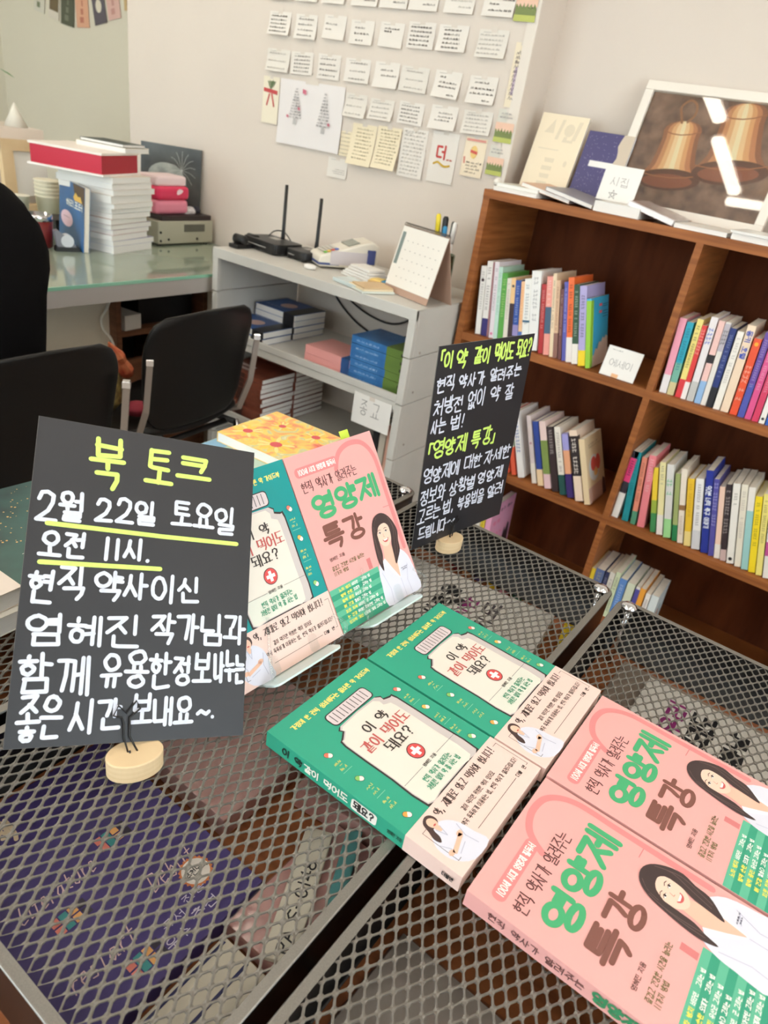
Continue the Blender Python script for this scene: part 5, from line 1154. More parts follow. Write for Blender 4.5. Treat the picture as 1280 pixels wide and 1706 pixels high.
def cpart(nm, x0, y0, z0, x1, y1, z1, m=M_BRN): return MB().box(x0, y0, z0, x1, y1, z1).build(nm, m, cbn)
HZ = .688-FLOOR; sh = onx(230, 550, -1.98).z-FLOOR
cpart('side_panel', -.42, 0, 0, 0, .018, HZ); cpart('side_panel', -.42, cw-.018, 0, 0, cw, HZ); cpart('top_panel', -.42, .018, HZ-.018, 0, cw-.018, HZ); cpart('shelf', -.40, .018, sh-.018, -.004, cw-.018, sh)
cpart('back_panel', -.42, .018, 0, -.41, cw-.018, HZ-.018, C((40, 32, 28), .7)); cpart('drawer_front', -.02, .018, .0, -.002, cw-.018, sh-.10)
zz_ = sh+FLOOR
slab('paper_stack', 'small pile of white papers in the brown cabinet', 'paper', -2.12, ca.y+.03, -1.99, ca.y+.10, zz_, .05, C((214, 208, 200), .7), .1)
slab('black_case', 'black case filling the brown cabinet', 'case', -2.35, ca.y+.125, -2.03, cb.y-.03, zz_, min(.10, .668-zz_), C((16, 15, 16), .5))

# the pile of books on the desk
sA, sB = onz(188, 424, DZ), onz(257, 413, DZ)
ang = math.atan2(sB.y-sA.y, sB.x-sA.x)-PI/2
rd = random.Random(21)
z = DZ+.0006; specs = [(.024, (236, 232, 226)), (.018, (190, 190, 206)), (.019, (222, 214, 206)), (.016, (214, 190, 190)), (.017, (176, 176, 186)), (.020, (190, 150, 130)), (.017, (226, 218, 206)), (.017, (206, 220, 222)), (.016, (238, 232, 220)), (.026, (230, 220, 208)), (.018, (236, 226, 210)), (.020, (226, 226, 230)), (.020, (240, 230, 214))]
topz = ony(188, 297, sA.y).z
scl = (topz-z)/sum(a+.0004 for a, b in specs)
NM = ['bottom white', 'lilac grey', 'pale beige', 'dusty pink', 'grey', 'orange edged', 'ivory', 'pale aqua', 'off-white', 'thick cream', 'warm cream', 'cool white', 'topmost cream']
for k, (T, col) in enumerate(specs):
    T *= scl; D = sB.y-sA.y-.01+rd.uniform(-.012, .012); Wd = (.125 if k < 10 else .225)+rd.uniform(-.008, .012)
    M = Matrix.Translation((sA.x+rd.uniform(-.01, .004), sA.y+rd.uniform(0, .01), z)) @ Matrix.Rotation(ang+rd.uniform(-.05, .05), 4, 'Z') @ Matrix.Translation((-Wd, 0, 0))
    lying('book', NM[k]+' book in the tall pile on the glass desk', M, Wd, D, T, C(col, .45), 'books in the desk pile'); z += T+.0004
rb = thing('ribbon_box', 'flat white box edged with shiny red ribbon on the desk pile', 'box', M=Matrix.Translation((sA.x+.005, sA.y-.03, z)) @ Matrix.Rotation(ang+.12, 4, 'Z'))
MB().box(-.27, 0, 0, 0, .24, .006).build('tray', C((240, 232, 224), .5), rb); MB().box(-.262, .008, .006, -.008, .232, .062).build('red_ribbon', mat('red_satin', (176, 20, 44), .28, metal=.35), rb); MB().box(-.266, .004, .062, -.004, .236, .069).build('lid', C((238, 228, 218), .5), rb)
t = lying('book', 'ivory book on the red ribbon box', Matrix.Translation((sA.x-.22, sA.y+.03, z+.0695)) @ Matrix.Rotation(ang+.05, 4, 'Z'), .19, .14, .016, C((234, 222, 200), .5)); lying('book', 'thin dark-topped book on the very top of the desk pile', Matrix.Translation((sA.x-.21, sA.y+.04, z+.0865)) @ Matrix.Rotation(ang, 4, 'Z'), .17, .12, .009, C((60, 70, 66), .5))
# blue picture book leaning on the pile
hL, hR = onz(98, 396, DZ), onz(139.5, 422, DZ)
hx = (hR-hL).normalized(); Hh = ony(152, 317, hR.y+.012).z-DZ; Wh = (hR-hL).length*.98
hM = frame(hR-hx*Wh+Vector((0, 0, .001)), hx, Vector((.02, .07, 1)))
t = thing('book', 'blue picture book with a pink disc leaning on the desk pile', 'book', M=hM)
MB().box(0, 0, -.018, Wh, Hh, -.0172).box(0, 0, -.0008, Wh, Hh, 0).box(0, 0, -.018, .001, Hh, 0).build('cover', mat('blue_cover_gradient', (44, 110, 176), .4, rgb2=(58, 88, 116), scale=6, var=.1), t); MB().box(.001, .001, -.0172, Wh-.001, Hh-.001, -.0008).build('pages', M_PAGES, t)
MB().flat([(Wh*.55, Hh*.99), (Wh*.99, Hh*.99), (Wh*.99, Hh*.70), (Wh*.80, Hh*.80), (Wh*.62, Hh*.84)], .0003).build('brown_corner', C((90, 70, 54), .5), t)
MB().flat([(Wh*.58, Hh*.79), (Wh*.66, Hh*.87), (Wh*.75, Hh*.82), (Wh*.85, Hh*.83), (Wh*.92, Hh*.74), (Wh*.62, Hh*.74)], .0004).build('yellow_flash', C((232, 186, 90), .5), t)
ink(words('해리포터', Wh*.30, Wh*.95, Hh*.62, Hh*.10), 'title', C((240, 238, 226), .5), Hh*.018, .0005, t); MB().flat(ell(Wh*.32, Hh*.40, Wh*.24, Hh*.13, 24), .0004).build('pink_disc', C((232, 196, 206), .5), t)
ink(scribble(Wh*.2, Wh*.45, Hh*.42, Hh*.02, rd), 'disc_text', C((150, 110, 120), .5), .001, .0006, t, False)
# tape dispenser, tumbler, cups
p = onz(103, 418, DZ); t = thing('tape_dispenser', 'grey and black tape dispenser in front of the blue book', 'tape dispenser', (p.x, p.y+.02, DZ), math.radians(70)); t.scale = (.78, .78, .78)
MB().prism([(-.05, 0), (.05, 0), (.045, .018), (-.045, .018)], -.022, .022, Matrix(((1,0,0,0),(0,0,1,0),(0,1,0,0),(0,0,0,1)))).build('base', M_BLACK, t); MB().prism([(-.04, .018), (.035, .018), (.025, .034), (-.035, .085), (-.05, .08)], -.018, .018, Matrix(((1,0,0,0),(0,0,1,0),(0,1,0,0),(0,0,0,1)))).build('body', C((126, 126, 134), .4), t)
MB().lathe([(.026, -.019), (.026, .019)], 20, Matrix.Translation((.0, .0, .042)) @ Matrix.Rotation(PI/2, 4, 'X')).build('tape_roll', C((214, 216, 220), .4), t)
p = onz(76, 414, DZ); t = thing('tumbler', 'dark red tumbler with a steel rim on the desk', 'tumbler', (p.x-.03, p.y, DZ)); MB().lathe([(.034, 0), (.040, .004), (.044, .085)], 24).build('body', mat('red_enamel', (112, 26, 26), .3), t, True); MB().lathe([(.0445, .085), (.0445, .103), (.040, .105), (.038, .088)], 24).build('steel_rim', M_CHROME, t, True)
p = onz(83, 366, DZ)
for k in range(5):
    t = thing('paper_cup', ['cream paper cup with brown print, bottom of the nested stack', 'cream paper cup, second from below in the nested stack', 'cream paper cup in the middle of the nested stack', 'cream paper cup, second from the top of the nested stack', 'cream paper cup, topmost of the nested stack'][k], 'cup', (p.x, p.y, DZ+.014*k), 0, 'nested paper cups on the desk')
    MB().lathe([(.036, 0), (.046, .085), (.049, .088), (.046, .090)], 24).build('body', C((232, 224, 200), .6), t, True)
    if k == 0: MB().lathe([(.0405, .045), (.0435, .066), (.0432, .066), (.0402, .045)], 24).build('brown_print', C((110, 76, 50), .6), t, True)
p = onz(48, 372, DZ); t = thing('cup', 'small white paper cup beside the cup stack', 'cup', (p.x-.05, p.y, DZ)); MB().lathe([(.026, 0), (.036, .09), (.039, .092), (.034, .090)], 20).build('body', C((230, 224, 206), .6), t, True)
slab('snack_box', 'small black box with coloured wrappers behind the tape dispenser', 'box', -2.62, 1.56, -2.50, 1.66, DZ, .05, C((24, 22, 24), .5))
# figurine with an orange brim behind the cups
p = ony(92, 305, 1.75); t = thing('toy_figure', 'small dark blue toy with an orange brim behind the pile', 'toy', (-2.90, 1.95, DZ+.115))
MB().lathe([(.02, 0), (.034, .02), (.028, .06), (.022, .07)], 16).build('body', C((66, 84, 104), .7), t, True); MB().lathe([(.06, .07), (.062, .075), (.058, .08)], 20).build('brim', C((206, 150, 70), .6), t, True); MB().lathe([(.026, .08), (.024, .105), (.02, .108)], 16).build('crown', C((54, 78, 104), .7), t, True)
slab('storage_box', 'grey carton carrying the blue toy on the desk', 'box', -2.98, 1.87, -2.82, 2.03, DZ, .1145, C((150, 142, 132), .6))
# wooden clip frame with a blank sheet, white box and paper cone at the far left
fM = frame((-2.93, 1.625, DZ), (-.02, 1, 0), (-.06, .10, 1)); t = thing('wooden_frame', 'pale wooden bracket frame with a blank white sheet at the desk edge', 'frame', M=fM)
MB().box(0, 0, -.012, .048, .262, .012).build('upright', M_PALEWOOD, t); MB().box(0, .222, -.013, .20, .262, .013).build('crossbar', M_PALEWOOD, t); MB().box(.049, .06, -.002, .19, .221, .002).build('sheet', M_PAPER, t); MB().box(.0, .0, -.03, .20, .03, .03).build('base', M_PALEWOOD, t)
slab('carton', 'large pale pink white carton behind the wooden bracket', 'box', -3.28, 1.56, -3.02, 1.86, DZ+.0005, .295, C((236, 222, 208), .6))
t = thing('paper_cone', 'white paper cone standing on the pale carton', 'paper cone', (-3.08, 1.78, DZ+.296)); MB().lathe([(.045, 0), (.002, .085)], 16).build('cone', C((232, 226, 212), .7), t, True)
t = thing('potted_plant', 'green leafy plant at the left edge of the picture', 'plant', (-3.14, 1.65, DZ+.296)); MB().lathe([(.035, 0), (.045, .07), (.04, .072)], 16).build('pot', C((90, 84, 80), .6), t, True)
for k, (dx, dy, dz, L) in enumerate(((.06, .09, .13, .08), (-.05, .05, .15, .09), (.03, -.08, .14, .09), (.08, .02, .05, .07), (-.08, -.03, .12, .08))):
    b0 = Vector((0, 0, .07)); tip = Vector((dx*.7, dy*.7, .07+dz)); d = (Vector((dx, dy, -.02))).normalized(); sd = d.cross(Vector((0, 0, 1))).normalized()
    MB().tube([b0, (b0+tip)/2+Vector((0, 0, .02)), tip], .002, 6).build('stem', C((60, 96, 50), .6), t, True)
    MB().poly([tip, tip+d*L*.4+sd*L*.28, tip+d*L*.75+sd*L*.2+Vector((0, 0, -.005)), tip+d*L+Vector((0, 0, -.015)), tip+d*L*.75-sd*L*.2+Vector((0, 0, -.005)), tip+d*L*.4-sd*L*.28]).build('leaf', C((74, 130, 60), .4), t)
# amplifier with things on it
aA, aB = onz(264, 410, DZ), onz(358, 408.5, DZ); az = ony(264, 369, aA.y).z
am = thing('amplifier', 'beige metal amplifier with vent slots at the back of the desk', 'amplifier', (aA.x, aA.y, DZ)); aL = 2.10-aA.y-.004; ah = az-DZ
bevel(MB().box(-.26, 0, .006, 0, aL, ah).build('case', mat('beige_metal', (186, 182, 162), .45, metal=.2), am), .003)
for k in range(16): MB().box(-.001, aL*.46+k*.0065, ah*.55, .0012, aL*.46+k*.0065+.0035, ah*.86).build('vent_slot', C((60, 58, 52), .6), am)
for y, zf in ((.18, .25), (.70, .25), (.04, .55), (.04, .2)): MB().lathe([(.005, 0), (.004, .003)], 8, Matrix.Translation((0, aL*y, ah*zf)) @ Matrix.Rotation(PI/2, 4, 'Y')).build('screw', M_BLACK, am)
for x in (-.24, -.02):
    for y in (.02, aL-.02): MB().lathe([(.01, 0), (.01, .007)], 10, Matrix.Translation((x, y, 0))).build('foot', M_BLACK, am)
slab('dark_board', 'dark brown flat case lying on the amplifier', 'case', aA.x-.24, aA.y+.02, aA.x-.004, 2.09, az+.0005, .018, C((48, 36, 36), .5))
bz = az+.019
fx = ony(248, 330, 2.02); t = thing('photo_panel', 'black square panel printed with white fireworks leaning on the wall', 'picture', M=frame((fx.x+.03, 1.955, bz), (.82, .57, 0), (-.03, .10, 1))); PW = .235; PH = ony(283, 236, 2.05).z-bz-.01
MB().box(0, 0, -.012, PW, PH, 0).build('panel', mat('dark_photo', (48, 50, 50), .35, rgb2=(84, 88, 84), scale=9, var=.1), t)
MB().flat(ell(PW*.42, PH*.50, PW*.30, PH*.22, 20), .0003).build('white_plume', mat('plume_print', (176, 182, 174), .5, rgb2=(120, 128, 122), scale=30, var=.1), t)
for k in range(14):
    a = 2*PI*k/14+.2; c = Vector((PW*.68, PH*.62)); ink([smooth_pts([tuple(c), (c.x+.03*math.cos(a), c.y+.04*math.sin(a)+.008), (c.x+.055*math.cos(a), c.y+.07*math.sin(a))], 3, False)], 'firework_trail', C((186, 190, 184), .5), .0012, .0005+k*1e-5, t, False)
t = thing('tissue_pack', 'pink and red soft tissue pack on the amplifier', 'tissue pack', (aA.x-.075, aA.y+.085, bz), .08)
bevel(MB().box(-.07, -.08, 0, .05, .085, .050).build('lower_half', C((236, 140, 160), .3), t), .015, 3); bevel(MB().box(-.07, -.075, .050, .05, .09, .098).build('upper_half', C((226, 50, 92), .3), t), .015, 3); bevel(MB().box(-.06, -.07, .097, .04, .08, .132).build('white_top', C((240, 214, 214), .4), t), .008, 2)
MB().flat(smooth_pts([(.0,.0),(.02,.004),(.03,.014),(.015,.02),(0,.014)], 3), 0, Matrix(((0,0,1,.0525),(1,0,0,.02),(0,1,0,.070),(0,0,0,1)))).build('label_print', C((250, 220, 226), .4), t)
t = thing('crumpled_tissue', 'crumpled white tissue on the amplifier case', 'tissue', (aA.x-.06, 2.03, bz))
for x, y, r, col in ((0, -.03, .026, (226, 218, 216)), (0, .0, .022, (220, 212, 212))): MB().lathe([(r*.9, 0), (r, r*.4), (r*.6, r), (.002, r*1.1)], 9, Matrix.Translation((x, y, 0))).build('fold', C(col, .8), t)
t = thing('dark_cloth', 'small dark cloth beside the tissue on the amplifier case', 'cloth', (aA.x-.07, 2.067, bz)); r = .021
MB().lathe([(r*.9, 0), (r, r*.4), (r*.6, r), (.002, r*1.1)], 9).build('fold', C((50, 48, 60), .8), t)

# ------------------------------------------------------------------ chairs
def chair(label, x, y, rz, top, zs):
    """local: the chair faces -x, back at x=0; z from the floor"""
    t = thing('stacking_chair', label, 'chair', (x, y, FLOOR), rz, 'black stacking chairs at the desk')
    H0, H1 = zs+.035, top-FLOOR
    def shell(rows, cols, f, name, th, m):
        vs = []; fs = []
        for i in range(rows+1):
            for j in range(cols+1): vs.append(f(i/rows, j/cols*2-1))
        for i in range(rows):
            for j in range(cols): fs.append((i*(cols+1)+j, i*(cols+1)+j+1, (i+1)*(cols+1)+j+1, (i+1)*(cols+1)+j))
        o = MB().add(vs, fs).build(name, m, t, True); s = o.modifiers.new('solid', 'SOLIDIFY'); s.thickness = th; s.offset = 0
        b = o.modifiers.new('bevel', 'BEVEL'); b.width = th*.35; b.segments = 2; b.limit_method = 'ANGLE'; b.angle_limit = math.radians(50)
        return o
    def fb(v, u):
        # outline: rounded upper corners, slightly narrower foot
        hw = .205*(1-.16*(1-v)**2)
        h = H0+(H1-H0)*v
        if v > .72: 
            q = (v-.72)/.28; hw -= .060*(1-math.sqrt(max(0, 1-q*q)))
        if v < .25:
            q = (.25-v)/.25; hw -= .05*(1-math.sqrt(max(0, 1-q*q)))
        return Vector((.055*v-.030*u*u*(.4+.6*v)-.012*math.sin(v*PI), hw*u, h-.012*u*u*v))
    shell(22, 16, fb, 'backrest', .012, M_CHAIR)
    def fs_(v, u):
        hw = .205
        if v > .85: hw -= .05*((v-.85)/.15)**2
        if v < .12: hw -= .04*((.12-v)/.12)**2
        return Vector((-.005-.40*v, hw*u, zs+.028*u*u*(1-.5*v)-.02*math.sin(v*PI)-.02*max(0, v-.85)*6+.02*(1-v)**3))
    shell(16, 14, fs_, 'seat', .022, M_CHAIR)
    for s in (-1, 1):
        yy = s*.207
        # flat steel arm bar from the seat up along the back
        MB().tube([(-.06, yy, zs+.002), (-.02, yy, zs+.02), (.018, yy, zs+.12), (.034, yy, zs+.252)], .011, 4).build('back_bar', M_STEEL, t)
        MB().lathe([(.0125, 0), (.0125, .014), (.011, .016)], 4, Matrix.Translation((.034, yy, zs+.250)) @ Matrix.Rotation(PI/4*0, 4, 'Z')).build('bar_cap', M_CHROME, t)
        MB().tube([(-.02, s*.19, zs-.022), (.03, s*.21, zs-.16)], .0105, 10).build('leg_sleeve', M_CHROME, t, True)
        MB().tube([(.025, s*.208, zs-.14), (.085, s*.235, .012), (.088, s*.236, 0)], .0125, 10).build('leg', M_BLACK, t, True)
        MB().tube([(-.33, s*.19, zs-.030), (-.40, s*.215, .012), (-.402, s*.216, 0)], .0125, 10).build('leg', M_BLACK, t, True)
        MB().tube([(-.02, s*.185, zs-.024), (-.34, s*.185, zs-.036)], .010, 8).build('seat_rail', M_BLACK, t, True)
    MB().tube([(-.05, -.19, zs-.03), (-.05, .19, zs-.03)], .009, 8).build('stretcher', M_BLACK, t, True)
    return t
chair('black stacking chair with steel bars, empty one nearer the grey shelf', -1.452, 1.303, math.radians(5), .788, .47)
chair('black stacking chair with steel bars, the one the seated person uses', -1.335, .752, math.radians(1), .79, .47)
# patterned scarf and bag on the far chair
t = thing('patterned_bag', 'brown and yellow patterned bag hanging at the chair side', 'bag', (-1.70, 1.16, .445)); MB().lathe([(.05, 0), (.075, .03), (.07, .11), (.03, .15)], 14, sx=1.0, sy=.7).build('body', mat('bag_pattern', (206, 186, 110), .7, rgb2=(84, 60, 44), scale=45, var=.1), t, True)
rq = random.Random(5)
MB().lathe([(.022, 0), (.034, .02), (.026, .05), (.030, .07), (.012, .10), (.004, .115)], 9, Matrix.Translation((.045, .06, .10)) @ Matrix.Rotation(.5, 4, 'X'), sx=1, sy=.7).build('orange_scarf', mat('orange_print_cloth', (226, 140, 92), .8, rgb2=(200, 84, 56), scale=40, var=.1), t)
t = thing('floral_scarf', 'crumpled red floral scarf on the far chair seat', 'scarf', (-1.60, 1.30, .452))
for x, y, r, col in ((0, -.09, .04, (176, 60, 76)), (.03, -.03, .035, (150, 60, 70)), (.05, .03, .03, (214, 160, 60)), (-.02, .04, .04, (120, 60, 60))): MB().lathe([(r, 0), (r*.9, r*.5), (.003, r*.8)], 10, Matrix.Translation((x, y, 0))).build('fold', C(col, .8), t, True)
p = onz(216, 702, FLOOR); t = thing('waste_bin', 'blue round bin with a white rim under the chair', 'bin', (p.x, p.y, FLOOR)); MB().lathe([(.11, 0), (.13, .10)], 24).build('body', C((44, 56, 120), .5), t, True); MB().lathe([(.131, .10), (.136, .112), (.12, .115), (.118, .02)], 24).build('rim', C((226, 222, 220), .5), t, True)

# ------------------------------------------------------------------ seated person in black at the left edge
def skin(name, verts, edges, radii, m, parent, root=0, sub=2):
    me = bpy.data.meshes.new(name); me.from_pydata(verts, edges, []); me.update(); o = link(name, me, m, parent)
    sk = o.modifiers.new('skin', 'SKIN'); sk.use_smooth_shade = True
    lay = me.skin_vertices[0].data if me.skin_vertices else None
    if lay is None:
        bm = bmesh.new(); bm.from_mesh(me); bm.verts.layers.skin.verify(); bm.to_mesh(me); bm.free(); lay = me.skin_vertices[0].data
    for i, r in enumerate(radii): lay[i].radius = r if isinstance(r, tuple) else (r, r); lay[i].use_root = (i == root)
    s = o.modifiers.new('sub', 'SUBSURF'); s.levels = sub; s.render_levels = sub
    me.materials.clear(); me.materials.append(m)
    return o
pz = FLOOR
PX, PY = -1.485, .722
person = thing('person', 'person in a black coat seated at the desk, seen from behind', 'person', (PX, PY, FLOOR))
V = []; E = []; Rr = []
def pt(x, y, z, r, link_to=None):
    V.append((x, y, z-pz)); Rr.append(r); i = len(V)-1
    if link_to is not None: E.append((link_to, i))
    return i
pel = pt(-.02, 0, .50, .11); sp1 = pt(-.03, 0, .66, (.10, .15), pel); sp2 = pt(-.07, 0, .83, (.12, .16), sp1); sp3 = pt(-.14, 0, .98, (.10, .15), sp2); nk = pt(-.20, 0, 1.07, .055, sp3); hd0 = pt(-.235, 0, 1.13, .065, nk); hd1 = pt(-.265, 0, 1.20, .088, hd0); hd2 = pt(-.285, 0, 1.27, .075, hd1)
for s in (-1, 1):
    shd = pt(-.15, s*.165, .965, .075, sp3); elb = pt(-.20, s*.20, .785, .055, shd); wr = pt(-.42, s*.17, .785, .036, elb); pm = pt(-.49, s*.16, .778, (.018, .034), wr)
    for f, L in ((-.028, .062), (-.010, .075), (.010, .070), (.027, .055)):
        k1_ = pt(-.53, s*.16+f, .778, .009, pm); k2_ = pt(-.53-L*.55, s*.16+f*1.15, .776, .008, k1_); pt(-.53-L, s*.16+f*1.2, .768, .007, k2_)
    th1 = pt(-.50, s*(.16-.038), .776, .011, pm); pt(-.54, s*(.16-.052), .772, .009, th1)
    hip = pt(-.04, s*.10, .495, .095, pel); kn = pt(-.30, s*.11, .50, .072, hip); an = pt(-.26, s*.11, .06, .045, kn); pt(-.38, s*.115, .0, .036, an)
body = skin('body', V, E, Rr, C((226, 184, 160), .5), person)
V = []; E = []; Rr = []
pel = pt(-.02, 0, .48, (.12, .19)); sp1 = pt(-.025, 0, .62, (.125, .20), pel); sp2 = pt(-.045, 0, .80, (.165, .215), sp1); sp3 = pt(-.12, 0, .95, (.15, .20), sp2); pt(-.19, 0, 1.06, .085, sp3)
for s in (-1, 1):
    shd = pt(-.15, s*.17, .945, .105, sp3); elb = pt(-.20, s*.20, .79, .085, shd); pt(-.40, s*.17, .790, .060, elb)
coat = skin('black_coat', V, E, Rr, mat('black_wool', (10, 9, 10), .9, spec=.08, bump=.1, scale=200), person)
V = []; E = []; Rr = []
pel = pt(-.03, 0, .49, .115)
for s in (-1, 1):
    hip = pt(-.04, s*.10, .495, .11, pel); kn = pt(-.30, s*.11, .50, .088, hip); an = pt(-.26, s*.11, .09, .065, kn)
skin('trousers', V, E, Rr, C((28, 28, 34), .8), person)
for s in (-1, 1): MB().prism(rrect(-.40, s*.115-.045, -.20, s*.115+.045, .035), 0, .07).build('shoe', M_BLACK, person)
hair = MB().lathe([(.02, -.10), (.085, -.09), (.108, -.02), (.104, .05), (.07, .10), (.002, .118)], 18, Matrix.Translation((-.255, 0, 1.235-pz)) @ Matrix.Rotation(-.25, 4, 'Y'), sx=1.0, sy=.9).build('hair', C((30, 24, 22), .5), person, True)
for s in (-1, 1):
    MB().lathe([(.008, -.004), (.009, 0), (.002, .005)], 8, Matrix.Translation((-.362, s*.032, 1.215-pz))).build('eye', C((40, 30, 28), .3), person, True); MB().lathe([(.016, -.02), (.02, 0), (.014, .022)], 8, Matrix.Translation((-.265, s*.088, 1.20-pz)), sx=.6, sy=.4).build('ear', C((226, 184, 160), .5), person, True)
MB().add([(-.352, -.012, 1.18-pz), (-.352, .012, 1.18-pz), (-.385, 0, 1.182-pz), (-.36, 0, 1.215-pz)], [(0,1,2),(0,2,3),(1,3,2),(0,3,1)]).build('nose', C((226, 184, 160), .5), person)
MB().lathe([(.004, -.004), (.02, 0), (.004, .004)], 10, Matrix.Translation((-.345, 0, 1.155-pz)), sx=.4).build('mouth', C((190, 110, 104), .5), person, True)

# ------------------------------------------------------------------ notes taped to the wall
WY = 2.119
M_TAPE = mat('matte_tape', (226, 215, 203), .22)
rdn = random.Random(77)
NC = {'white': (230, 223, 214), 'cream': (236, 222, 192), 'grey': (226, 219, 209)}
def note(label, cx, cz, W, H, inkcol, lines, paper='white', curl=.008, big=1.0, group='memo notes taped to the wall', cat='note', rot=0.0, name='memo_note', shift=0.0):
    t = thing(name, label, cat, M=frame((cx-W/2, WY-shift, cz-H/2), (math.cos(rot), 0, math.sin(rot)), (-math.sin(rot), 0, math.cos(rot))), group=group)
    n = 5; vs = []
    for i in range(n+1):
        v = i/n; o_ = .0006+curl*(1-v)**2
        vs += [(0, H*v, o_), (W, H*v, o_)]
    MB().add(vs, [(2*i, 2*i+1, 2*i+3, 2*i+2) for i in range(n)]).build('sheet', C(NC[paper] if isinstance(paper, str) else paper, .8), t, True)
    def cz_(y): v = y/H; return .0012+curl*(1-v)**2
    st = MB(); nl = len(lines)
    for i, (a, b, y) in enumerate(lines):
        st.ribbon(scribble(a*W, b*W, y*H, H*.068*big, rdn), .00105*big, cz_(y*H)+.0004, False)
    if lines: st.build('handwriting', C(inkcol, .7), t)
    if lines and paper in ('white', 'grey') : MB().ribbon([[(W*.14, H*.90), (W*.42, H*.90)]], .0008, .0012, False).build('printed_heading', C((150, 146, 142), .7), t)
    MB().flat([(W*.4, H-.007), (W*.6, H-.007), (W*.6, H+.007), (W*.4, H+.007)], .0016).build('tape', M_TAPE, t)
    return t
ROWN = ['top', 'second', 'third', 'fourth']
R1 = [(-2.04,-1.945),(-1.929,-1.835),(-1.817,-1.723),(-1.695,-1.593),(-1.584,-1.481),(-1.476,-1.373),(-1.35,-1.251),(-1.222,-1.122)]
R2 = [(-1.995,1.519,.098,.067),(-1.877,1.516,.094,.069),(-1.756,1.523,.091,.066),(-1.643,1.516,.092,.065),(-1.529,1.518,.091,.065),(-1.418,1.523,.097,.068),(-1.306,1.523,.101,.067),(-1.171,1.519,.096,.069)]
R3 = [(-1.992,1.412,.106,.067),(-1.882,1.411,.098,.066),(-1.764,1.412,.096,.071),(-1.644,1.412,.102,.066),(-1.526,1.410,.095,.071),(-1.421,1.410,.103,.067),(-1.300,1.408,.093,.071),(-1.176,1.404,.094,.071)]
R4 = [(-1.635,1.314,.090,.068),(-1.529,1.314,.095,.059),(-1.415,1.318,.095,.062),(-1.292,1.319,.096,.065),(-1.172,1.319,.099,.062)]
DKI, MDI, LTI = (92, 86, 84), (140, 134, 130), (188, 182, 176)
def LN(k, a=.1, b=.9, top=.78, low=.12): return [(a, b-random.uniform(0, .12), top-(top-low)*i/max(1, k-1)) for i in range(k)]
for i, (a, b) in enumerate(R1): note('white memo note, %s from left in the top row' % ORD[i], (a+b)/2, 1.584+.035, b-a, .069, [DKI, DKI, LTI, DKI, DKI, MDI, LTI, DKI][i], [(.5, .9, .2), (.2, .9, .42)] if i != 7 else [(.2, .95, .18), (.2, .5, .4), (.6, .95, .55)])
spec2 = [(DKI, LN(5)), (MDI, LN(4, .15)), (MDI, [(.1, .6, .6), (.12, .4, .38)]), (DKI, [(.2, .6, .66), (.2, .85, .42), (.3, .6, .14)]), (DKI, [(.2, .8, .72), (.2, .5, .60)]), (DKI, LN(5)), (DKI, LN(5, .2, .8)), (LTI, LN(5, .05, .9))]
spec3 = [(LTI, LN(3)), (MDI, LN(5, .15)), (MDI, LN(4)), (MDI, LN(3, .2)), (MDI, [(.25, .75, .66), (.3, .9, .45)]), (LTI, LN(3, .2)), (DKI, [(.2, .4, .74), (.2, .85, .54), (.2, .85, .38), (.6, .9, .1)]), (DKI, [(.2, .7, .74), (.1, .9, .52), (.1, .95, .34), (.6, .9, .1)])]
spec4 = [(LTI, LN(3)), (LTI, LN(4)), (MDI, LN(5)), (MDI, [(.3, .8, .66), (.3, .85, .5), (.2, .75, .36)]), (LTI, LN(5))]
for rows, spec, nm in ((R2, spec2, 'second'), (R3, spec3, 'third'), (R4, spec4, 'fourth')):
    for i, (cx, cz, W, H) in enumerate(rows):
        ic, ln = spec[i]; note('white memo note, %s from left in the %s row' % (ORD[i], nm), cx, cz, W, H, ic, ln, 'grey' if ic == LTI else 'white', rdn.uniform(.003, .014), rot=rdn.uniform(-.03, .03))
note('tall cream note with a curled foot, left of the yellow pair', -1.587, 1.204, .101, .123, (140, 130, 104), LN(9, .2, .9, .86, .15), 'cream', .022, .6, 'long notes in the bottom row')
note('tall cream note with a curled foot, right of the yellow pair', -1.484, 1.208, .094, .124, (140, 130, 104), LN(11, .15, .92, .9, .12), 'cream', .022, .6, 'long notes in the bottom row', shift=.003)
note('tall white letter note left of the red lettered card', -1.386, 1.207, .096, .140, (150, 146, 142), LN(12, .1, .95, .92, .06), 'white', .006, .55, 'long notes in the bottom row')
note('narrow cream note half hidden by the tree drawings', -1.660, 1.198, .049, .075, (140, 132, 120), LN(6, .05, .9, .9, .1), 'cream', .003, .5, 'long notes in the bottom row')
t = note('small sketch card below the tree drawings', -1.685, 1.120, .085, .061, MDI, [(.3, .9, .3), (.35, .9, .2), (.4, .9, .4)], 'white', .004, .6, None)
t = note('white card with a large red letter above a yellow wave', -1.272, 1.211, .097, .142, MDI, [], 'white', .003, group=None, cat='card', name='postcard')
ink([mmp(q) for q in words('더', 26, 62, 68, 36)], 'red_letter', C((200, 66, 62), .6), .0062, .0022, t); MB().ribbon([smooth_pts([(.020, .052), (.034, .058), (.048, .052), (.062, .048), (.078, .052)], 4, False)], .006, .0036).build('yellow_wave', C((206, 166, 50), .6), t); MB().ribbon(scribble(.064, .084, .066, .004, rdn), .0012, .003, False).build('red_caption', C((200, 90, 80), .6), t)
t = note('cream card with red border marks and black writing', -1.163, 1.228, .075, .107, DKI, [(.2, .9, .34), (.2, .75, .26), (.25, .9, .18), (.2, .7, .09)], (238, 222, 196), .004, .8, None, 'card', name='postcard')
